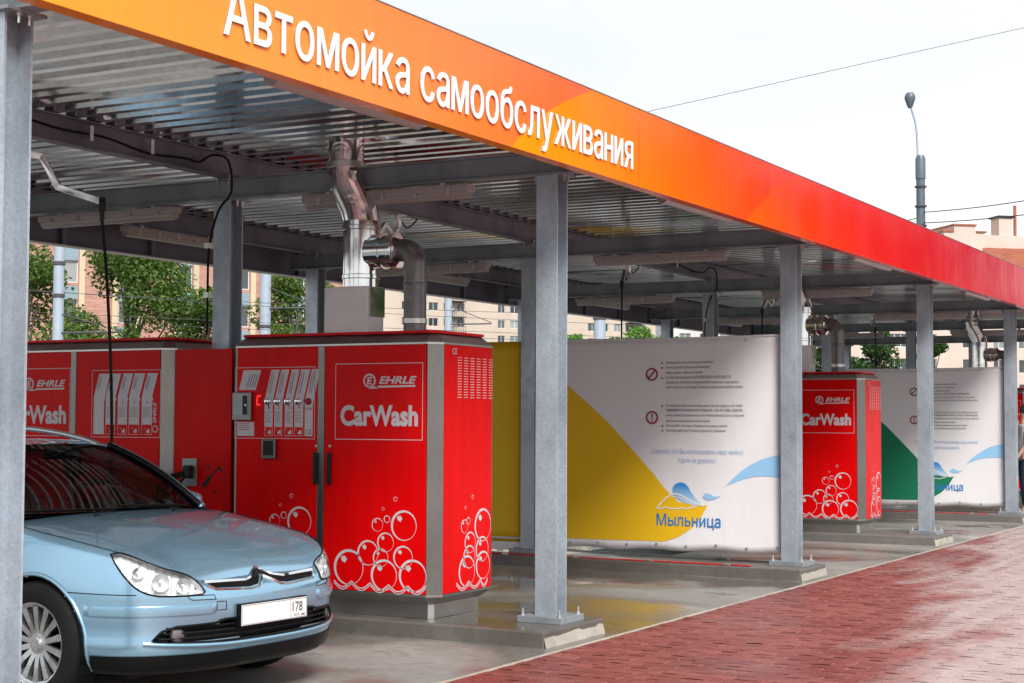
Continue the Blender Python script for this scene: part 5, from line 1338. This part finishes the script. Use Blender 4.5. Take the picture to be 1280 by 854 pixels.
# cream and red-brick block at the right
b3, L3_ = place('apartment_block', 'cream apartment block with red brick band and stepped parapet at far right', 172.5, 56., 204., 19.)
xs = [(-20., 1.5), (-16.6, 1.7), (-12.5, 2.4), (-8.4, 1.7), (-3.2, 1.9), (.6, 1.5), (4.4, 2.4), (8.4, 1.7), (12.8, 1.5), (17, 2.4), (21, 1.5)]; zs = [(1.6+k*2.95, 1.6) for k in range(7)]
facade(b3, L3_, 21.4, 15, xs, zs, M['cream'])
for c_, w_ in xs:
    for z, h in zs: window(b3, c_, z, w_, h, 1 if w_ < 2 else 2)
obj('brick_band', MB().box(-1.5, -.18, 19.6, L3_/2+.1, -.004, 22.6), M['orangewall'], b3)
obj('parapet', MB().box(-6.5, -.1, 21.41, -1.2, 8, 24.4).box(-5.2, -.1, 24.4, -2.4, 8, 25.2), M['cream'], b3)
obj('coping', MB().box(-6.7, -.25, 24.41, -5.3, 8.1, 24.6).box(-5.3, -.25, 25.21, -2.3, 8.1, 25.4).box(-2.3, -.25, 24.41, -1.0, 8.1, 24.6), M['orangewall'], b3)
obj('attic', MB().box(-1.1, .3, 21.42, L3_/2, 8, 24.2), M['cream'], b3)
ch = obj('chimney', MB().box(1.0, .5, 24.21, 2.8, 2.5, 26.4), M['cream'], b3); obj('chimney_cap', MB().box(.8, .3, 26.41, 3.0, 2.7, 26.65), M['black'], ch)
obj('vent_pipe', MB().tube([(3.4, 1, 24.2), (3.4, 1, 28.0)], .2, 10), M['orangewall'], b3)
# pale tower seen between the far posts
b4, L4 = place('apartment_tower', 'pale grey far tower between the far posts above the cabinet roof', 203., 86., 216., 66.)
xs = [(-L4/2+2+k*2.9, 1.6) for k in range(8)]; zs = [(1.4+k*2.8, 1.5) for k in range(10)]
facade(b4, L4, 30, 14, xs, zs, M['pale'])
for c_, w_ in xs:
    for z, h in zs[2:]: window(b4, c_, z, w_, h, 1)
# houses across the street, behind the photographer, that the glossy fascia mirrors
b5, L5 = place('street_block', 'grey block across the street mirrored in the glossy fascia', 75., -34., 48., -48.)
xs = [(-L5/2+2.2+k*3, 1.6) for k in range(9)]; zs = [(1.4+k*2.9, 1.5) for k in range(4)]
facade(b5, L5, 11.2, 10, xs, zs, M['beige'])
for c_, w_ in xs:
    for z, h in zs: window(b5, c_, z, w_, h, 1)

# ------------------------------------------------------------------ trees
def leafmat(name, a, b, c):
    n = NT(name); gi = n.new('NewGeometry'); col = n.ramp(gi.outputs['Random Per Island'], [(0, a), (.5, b), (1, c)])
    n.set(Base_Color=col, Roughness=.55, Specular_IOR_Level=.3, Transmission_Weight=0.); n.b.inputs['Subsurface Weight'].default_value = 0
    tl = n.new('BsdfTranslucent'); n.link(n.mix(1., col, (1.2, 1.3, .5), 'MULTIPLY'), tl.inputs[0]); ms = n.new('MixShader'); ms.inputs[0].default_value = .3
    n.link(n.b.outputs[0], ms.inputs[1]); n.link(tl.outputs[0], ms.inputs[2]); n.link(ms.outputs[0], n.out.inputs[0]); return n.m
M['leafA'] = leafmat('maple_leaves', (.04, .085, .015), (.08, .15, .028), (.15, .235, .05)); M['leafB'] = leafmat('bright_leaves', (.05, .14, .015), (.10, .23, .03), (.17, .33, .05)); M['leafC'] = leafmat('dark_leaves', (.022, .055, .018), (.04, .085, .025), (.07, .13, .04))
M['bark'] = plain('bark', (.09, .07, .055), .9, bump=.4, bscale=12)
def tree(label, x, y, h, rx, seed, m='leafA', n_leaf=9000, leaf=.105, base=.22, group='trees behind the car wash', name='broadleaf_tree'):
    rr = random.Random(seed); t = thing(name, label, 'tree', (x, y, -.06), 0, group); tr_ = MB()
    top = h*.72; tr_.tube([(0, 0, 0), (.05*h*.1, 0, h*.25), (-.02*h, .01*h, h*.5), (0, 0, top)], [h*.022, h*.017, h*.011, h*.004], 8)
    lobes = []
    for k in range(15):
        a = rr.uniform(0, 6.28); zc = rr.uniform(base+.12, .93); w_ = math.sin(math.pi*min(1, (zc-base+.12)/(1.08-base)))**.7
        d = rx*w_*rr.uniform(.25, .78); lx, ly, lz = d*math.cos(a), d*math.sin(a), zc*h
        lobes.append((lx, ly, lz, rx*rr.uniform(.26, .46)*(.55+.45*w_)))
        z0 = h*rr.uniform(.22, .5); tr_.tube([(0, 0, z0), (lx*.45, ly*.45, z0+(lz-z0)*.55), (lx, ly, lz)], [h*.009, h*.005, h*.0015], 6)
    obj('trunk', tr_, M['bark'], t, smooth=60)
    V = []; F = []
    for k in range(n_leaf):
        lx, ly, lz, lr = lobes[rr.randrange(15)]
        while True:
            p = Vector((rr.uniform(-1, 1), rr.uniform(-1, 1), rr.uniform(-1, 1)))
            if p.length <= 1 and rr.random() < .25+.75*p.length: break
        # twigs: pull points into strings for an uneven outline
        f_ = 1+.35*max(0, math.sin(9*p.x+seed)*math.sin(8*p.y+2)*math.sin(7*p.z))
        c_ = Vector((lx, ly, lz))+Vector((p.x*lr*f_, p.y*lr*f_, p.z*lr*.8*f_)); s = leaf*rr.uniform(.6, 1.35)
        a = Vector((rr.gauss(0, 1), rr.gauss(0, 1), rr.gauss(0, .6))).normalized(); b = a.cross(Vector((rr.gauss(0, 1), rr.gauss(0, 1), rr.gauss(0, 1)))).normalized()
        i = len(V); V += [c_-a*s, c_-b*s*.5, c_+a*s, c_+b*s*.5+Vector((0, 0, -.1*s))]; F.append((i, i+1, i+2, i+3))
    obj('crown', MB().add(V, F), M[m], t, fix=False)
tree('broad green tree at the left end beside the grey pole', 41.0, 47.0, 9.1, 3.7, 1, n_leaf=13000)
tree('tall green tree in front of the pink brick building behind the hose', 45.0, 44.6, 10.2, 4.2, 2, n_leaf=16000)
tree('lower green tree right of the tall one, below the brick windows', 45.6, 40.9, 7.4, 2.9, 3, n_leaf=9000)
tree('green tree between the grey pole and the white rear post', 51.3, 40.0, 9.0, 2.6, 4, n_leaf=8000)
tree('small dark tree just left of the shiny flue', 55.5, 39.5, 8.2, 1.9, 9, n_leaf=3500)
tree('bright green shrubby tree right of the second front post', 97.2, 48.9, 8.6, 2.2, 5, 'leafB', 6000, .16)
tree('low pale green tree over the top of the yellow banner', 99.7, 44.3, 8.3, 4.6, 6, 'leafB', 9000, .16)
tree('low pale green tree right of the others over the banner top', 101.6, 41.2, 8.5, 3.0, 7, 'leafB', 7000, .16)
tree('dark slender tree before the pale tower', 87.2, 25.3, 8.6, 2.6, 8, 'leafC', 6000, .15)
tree('second dark slender tree before the pale tower', 89.0, 23.2, 8.2, 2.2, 12, 'leafC', 5000, .15)
tree('small dark conifer like tree before the cream block', 91.0, 20.4, 7.6, 1.2, 13, 'leafC', 3000, .14)
for k, (x, y, h, r_) in enumerate(((31, -17.5, 12, 5.0), (40, -16.2, 12, 4.2), (56, -16.8, 12, 4.6), (80, -19, 15, 6), (112, -23, 17, 7))):  # unseen trees, added and sized to break up the fascia's sky reflection
    tree('street tree across the pavement mirrored in the orange fascia, %s' % ('nearest', 'second', 'third', 'fourth', 'farthest')[k], x, y, h, r_, 30+k, 'leafA', 5000, .42, group='street trees added outside the view')

# ------------------------------------------------------------------ poles, street lamp, wires
M['pole'] = plain('blue_grey_pole', (.36, .42, .50), .5, .1, var=.08, scale=2); M['wire'] = plain('wire_grey', (.06, .06, .065), .6); M['lampdark'] = plain('dark_pole', (.10, .13, .16), .5, .2)
def pole(label, x, y, h, r_):
    t = thing('trolley_pole', label, 'pole', (x, y, -.06), 0, 'blue grey trolley poles')
    obj('shaft', MB().tube([(0, 0, 0), (0, 0, h)], [r_*1.08, r_], 16), M['pole'], t, smooth=40)
    for z in (h*.55, h*.78, h*.92): obj('collar', MB().lathe([(r_+.012, z-.05), (r_+.03, z-.04), (r_+.03, z+.04), (r_+.012, z+.05)], 16, lambda a, b, q: (a, b, q)), M['wire'], t)
    obj('bracket', MB().tube([(0, -r_, h*.62), (.8, -1.4, h*.625)], .03, 6).tube([(0, -r_, h*.70), (.8, -1.4, h*.63)], .015, 5), M['wire'], t)
    return t
pole('blue grey pole in the trees at the left end', 21.2, 25.5, 6.05, .135)
pole('blue grey pole left of the white rear post', 30.2, 25.7, 8., .165)
pole('blue grey pole before the beige block above the big cabinet roof', 41.5, 25.9, 8.2, .14)
pole('pale blue pole over the banner right of the second post', 30.8, 14.5, 8.0, .16)
sl_ = thing('street_lamp', 'tall dark street lamp rising above the red end of the fascia', 'street lamp', (34.9, 6.55, -.06))
obj('shaft', MB().tube([(0, 0, 0), (0, 0, 8.9)], [.15, .12], 14), M['lampdark'], sl_, smooth=40)
obj('sleeve', MB().lathe([(.125, 8.3), (.14, 8.32), (.14, 8.88), (.10, 8.98), (.0, 8.98)], 14, lambda a, b, q: (a, b, q)), M['lampdark'], sl_, smooth=30)
obj('arm', MB().tube(spline([(-.02, .02, 7.2), (-.04, .06, 9.0), (-.06, .10, 9.8), (-.14, .22, 10.35)], 6), .032, 8), M['pole'], sl_, smooth=60)
obj('lamp_head', MB().lathe([(.0, .40), (.11, .38), (.17, .30), (.18, .22), (.10, .02), (.06, -.05), (.0, -.06)], 14, lambda a, b, q: (-.15+a*.85, .24+b*.85, 10.36+q)), M['lampdark'], sl_, smooth=40)
for z in (7.0, 7.55, 8.1): obj('clamp', MB().lathe([(.14, z-.03), (.17, z-.02), (.17, z+.02), (.14, z+.03)], 12, lambda a, b, q: (a, b, q)), M['wire'], sl_)
def wire(label, p0, p1, sag, r_=.012):
    P0, P1 = Vector(p0), Vector(p1); pts = [P0.lerp(P1, k/24)-Vector((0, 0, sag*4*(k/24)*(1-k/24))) for k in range(25)]
    o = obj('overhead_wire', MB().tube(pts, r_, 5), M['wire'], smooth=60); tag(o, label, 'wire', 'overhead wires'); return o
wire('thin wire rising to the right across the white sky', (10.6, 20.0, 2.5+1.4), (26.3, -9.2, 11.45), .0, .0055)
wire('upper of two wires leaving the street lamp to the right', (34.9, 6.5, 7.32), (27.4, .2, 6.75), .10, .014)
wire('lower of two wires leaving the street lamp to the right', (34.9, 6.5, 7.02), (27.4, .2, 6.34), .08, .014)
wire('wire leaving the street lamp to the left behind the fascia', (34.9, 6.5, 7.2), (40, 18, 6.2), .1, .014)
for k, (z0, z1, sg_) in enumerate(((5.1, 5.3, .25), (4.45, 4.5, .1), (4.3, 4.3, .12), (3.9, 3.85, .2), (3.5, 3.6, .15), (5.55, 5.0, .3))):
    wire(['highest trolley wire behind the trees', 'second trolley wire behind the trees', 'third trolley wire just below the second', 'trolley wire across the middle of the trees', 'low trolley wire across the tree crowns', 'sagging cable from the left pole'][k], (8, 33.5+k*.2, z0), (44.5, 18.5+k*.15, z1), sg_, .008)

# ------------------------------------------------------------------ person at the right edge
def skin_figure(name, nodes, edges, m, parent, loc_z=0., sub=2):
    me = bpy.data.meshes.new(name); me.from_pydata([p[:3] for p in nodes], edges, []); o = bpy.data.objects.new(name, me); COL.objects.link(o); o.parent = parent
    me.materials.append(m); sk = o.modifiers.new('skin', 'SKIN'); sk.use_smooth_shade = True
    for i, p in enumerate(nodes):
        d = me.skin_vertices[0].data[i]; d.radius = (p[3], p[4] if len(p) > 4 else p[3]); d.use_root = (i == 0)
    o.modifiers.new('sub', 'SUBSURF').levels = sub; o.modifiers['sub'].render_levels = sub; return o
M['skin'] = plain('skin', (.50, .30, .22), .5, var=.05); M['shirt'] = plain('white_shirt', (.72, .74, .76), .8, bump=.2, bscale=20); M['trousers'] = plain('dark_blue_trousers', (.02, .045, .10), .8, bump=.2, bscale=25); M['hair'] = plain('dark_hair', (.02, .015, .012), .6)
pe = thing('person', 'person in white shirt and dark blue trousers at the right edge', 'person', (17.2, .31, 0), R(-150))
nd = [(0, 0, .95, .13, .10), (0, 0, 1.15, .125, .095), (0, 0, 1.36, .15, .10), (0, 0, 1.46, .06), (0, .01, 1.53, .052), (0, .015, 1.60, .075, .085), (0, .01, 1.69, .075, .09),
      (.18, 0, 1.40, .05), (.24, -.03, 1.14, .042), (.20, -.16, .95, .033), (.19, -.21, .88, .03, .018), (-.18, 0, 1.40, .05), (-.24, -.03, 1.14, .042), (-.12, -.20, 1.06, .033), (-.06, -.24, 1.06, .03, .018),
      (.09, 0, .86, .085), (.10, -.02, .50, .058), (.11, .02, .10, .04), (.11, -.10, .035, .036, .03), (-.09, 0, .86, .085), (-.10, .02, .50, .058), (-.11, .05, .10, .04), (-.11, -.07, .035, .036, .03)]
ed = [(0, 1), (1, 2), (2, 3), (3, 4), (4, 5), (5, 6), (2, 7), (7, 8), (8, 9), (9, 10), (2, 11), (11, 12), (12, 13), (13, 14), (0, 15), (15, 16), (16, 17), (17, 18), (0, 19), (19, 20), (20, 21), (21, 22)]
for hx, hy, hz, sg_ in ((.19, -.21, .88, 1), (-.06, -.24, 1.06, -1)):
    b_ = 10 if sg_ > 0 else 14
    for k in range(4):
        i = len(nd); ox = (k-1.5)*.018; nd += [(hx+ox, hy-.04, hz-.05-(.01 if k in (1, 2) else 0), .0085), (hx+ox, hy-.03, hz-.095-(.008 if k in (1, 2) else 0), .0075)]; ed += [(b_, i), (i, i+1)]
    i = len(nd); nd.append((hx-sg_*.04, hy-.03, hz-.02, .010)); ed.append((b_, i))
skin_figure('body', nd, ed, M['skin'], pe)
skin_figure('shirt', [(0, 0, .93, .155, .12), (0, 0, 1.15, .15, .115), (0, 0, 1.36, .17, .118), (0, 0, 1.43, .09), (.185, 0, 1.395, .068), (.225, -.02, 1.20, .062), (-.185, 0, 1.395, .068), (-.225, -.02, 1.20, .062)], [(0, 1), (1, 2), (2, 3), (2, 4), (4, 5), (2, 6), (6, 7)], M['shirt'], pe)
skin_figure('trousers', [(0, 0, .93, .15, .115), (.09, 0, .84, .10), (.10, -.02, .50, .075), (.11, .02, .11, .062), (-.09, 0, .84, .10), (-.10, .02, .50, .075), (-.11, .05, .11, .062)], [(0, 1), (1, 2), (2, 3), (0, 4), (4, 5), (5, 6)], M['trousers'], pe)
obj('hair', MB().lathe([(.0, .125), (.05, .118), (.085, .085), (.098, .035), (.095, -.01), (.085, -.04)], 18, lambda a, b, q: (a*.92, .028+b, 1.655+q)), M['hair'], pe, smooth=60)
for sx_ in (-1, 1):
    obj('eye', MB().lathe([(0, .006), (.008, .004), (.010, 0), (.0, -.004)], 10, lambda a, b, q: (sx_*.03+a, -.070-q, 1.635+b)), M['black'], pe, smooth=60)
    obj('ear', MB().lathe([(0, .008), (.014, .006), (.018, 0), (.0, -.006)], 10, lambda a, b, q: (sx_*(.083+q), .015+a, 1.625+b*1.4)), M['skin'], pe, smooth=60)
obj('nose', MB().loft([[(-.010, -.072, 1.63), (.010, -.072, 1.63), (0, -.078, 1.632)], [(-.017, -.078, 1.60), (.017, -.078, 1.60), (0, -.100, 1.602)], [(-.01, -.076, 1.592), (.01, -.076, 1.592), (0, -.085, 1.592)]]), M['skin'], pe, smooth=60)
obj('mouth', MB().box(-.022, -.082, 1.572, .022, -.074, 1.579), M['darkred'], pe, bevel=.002)
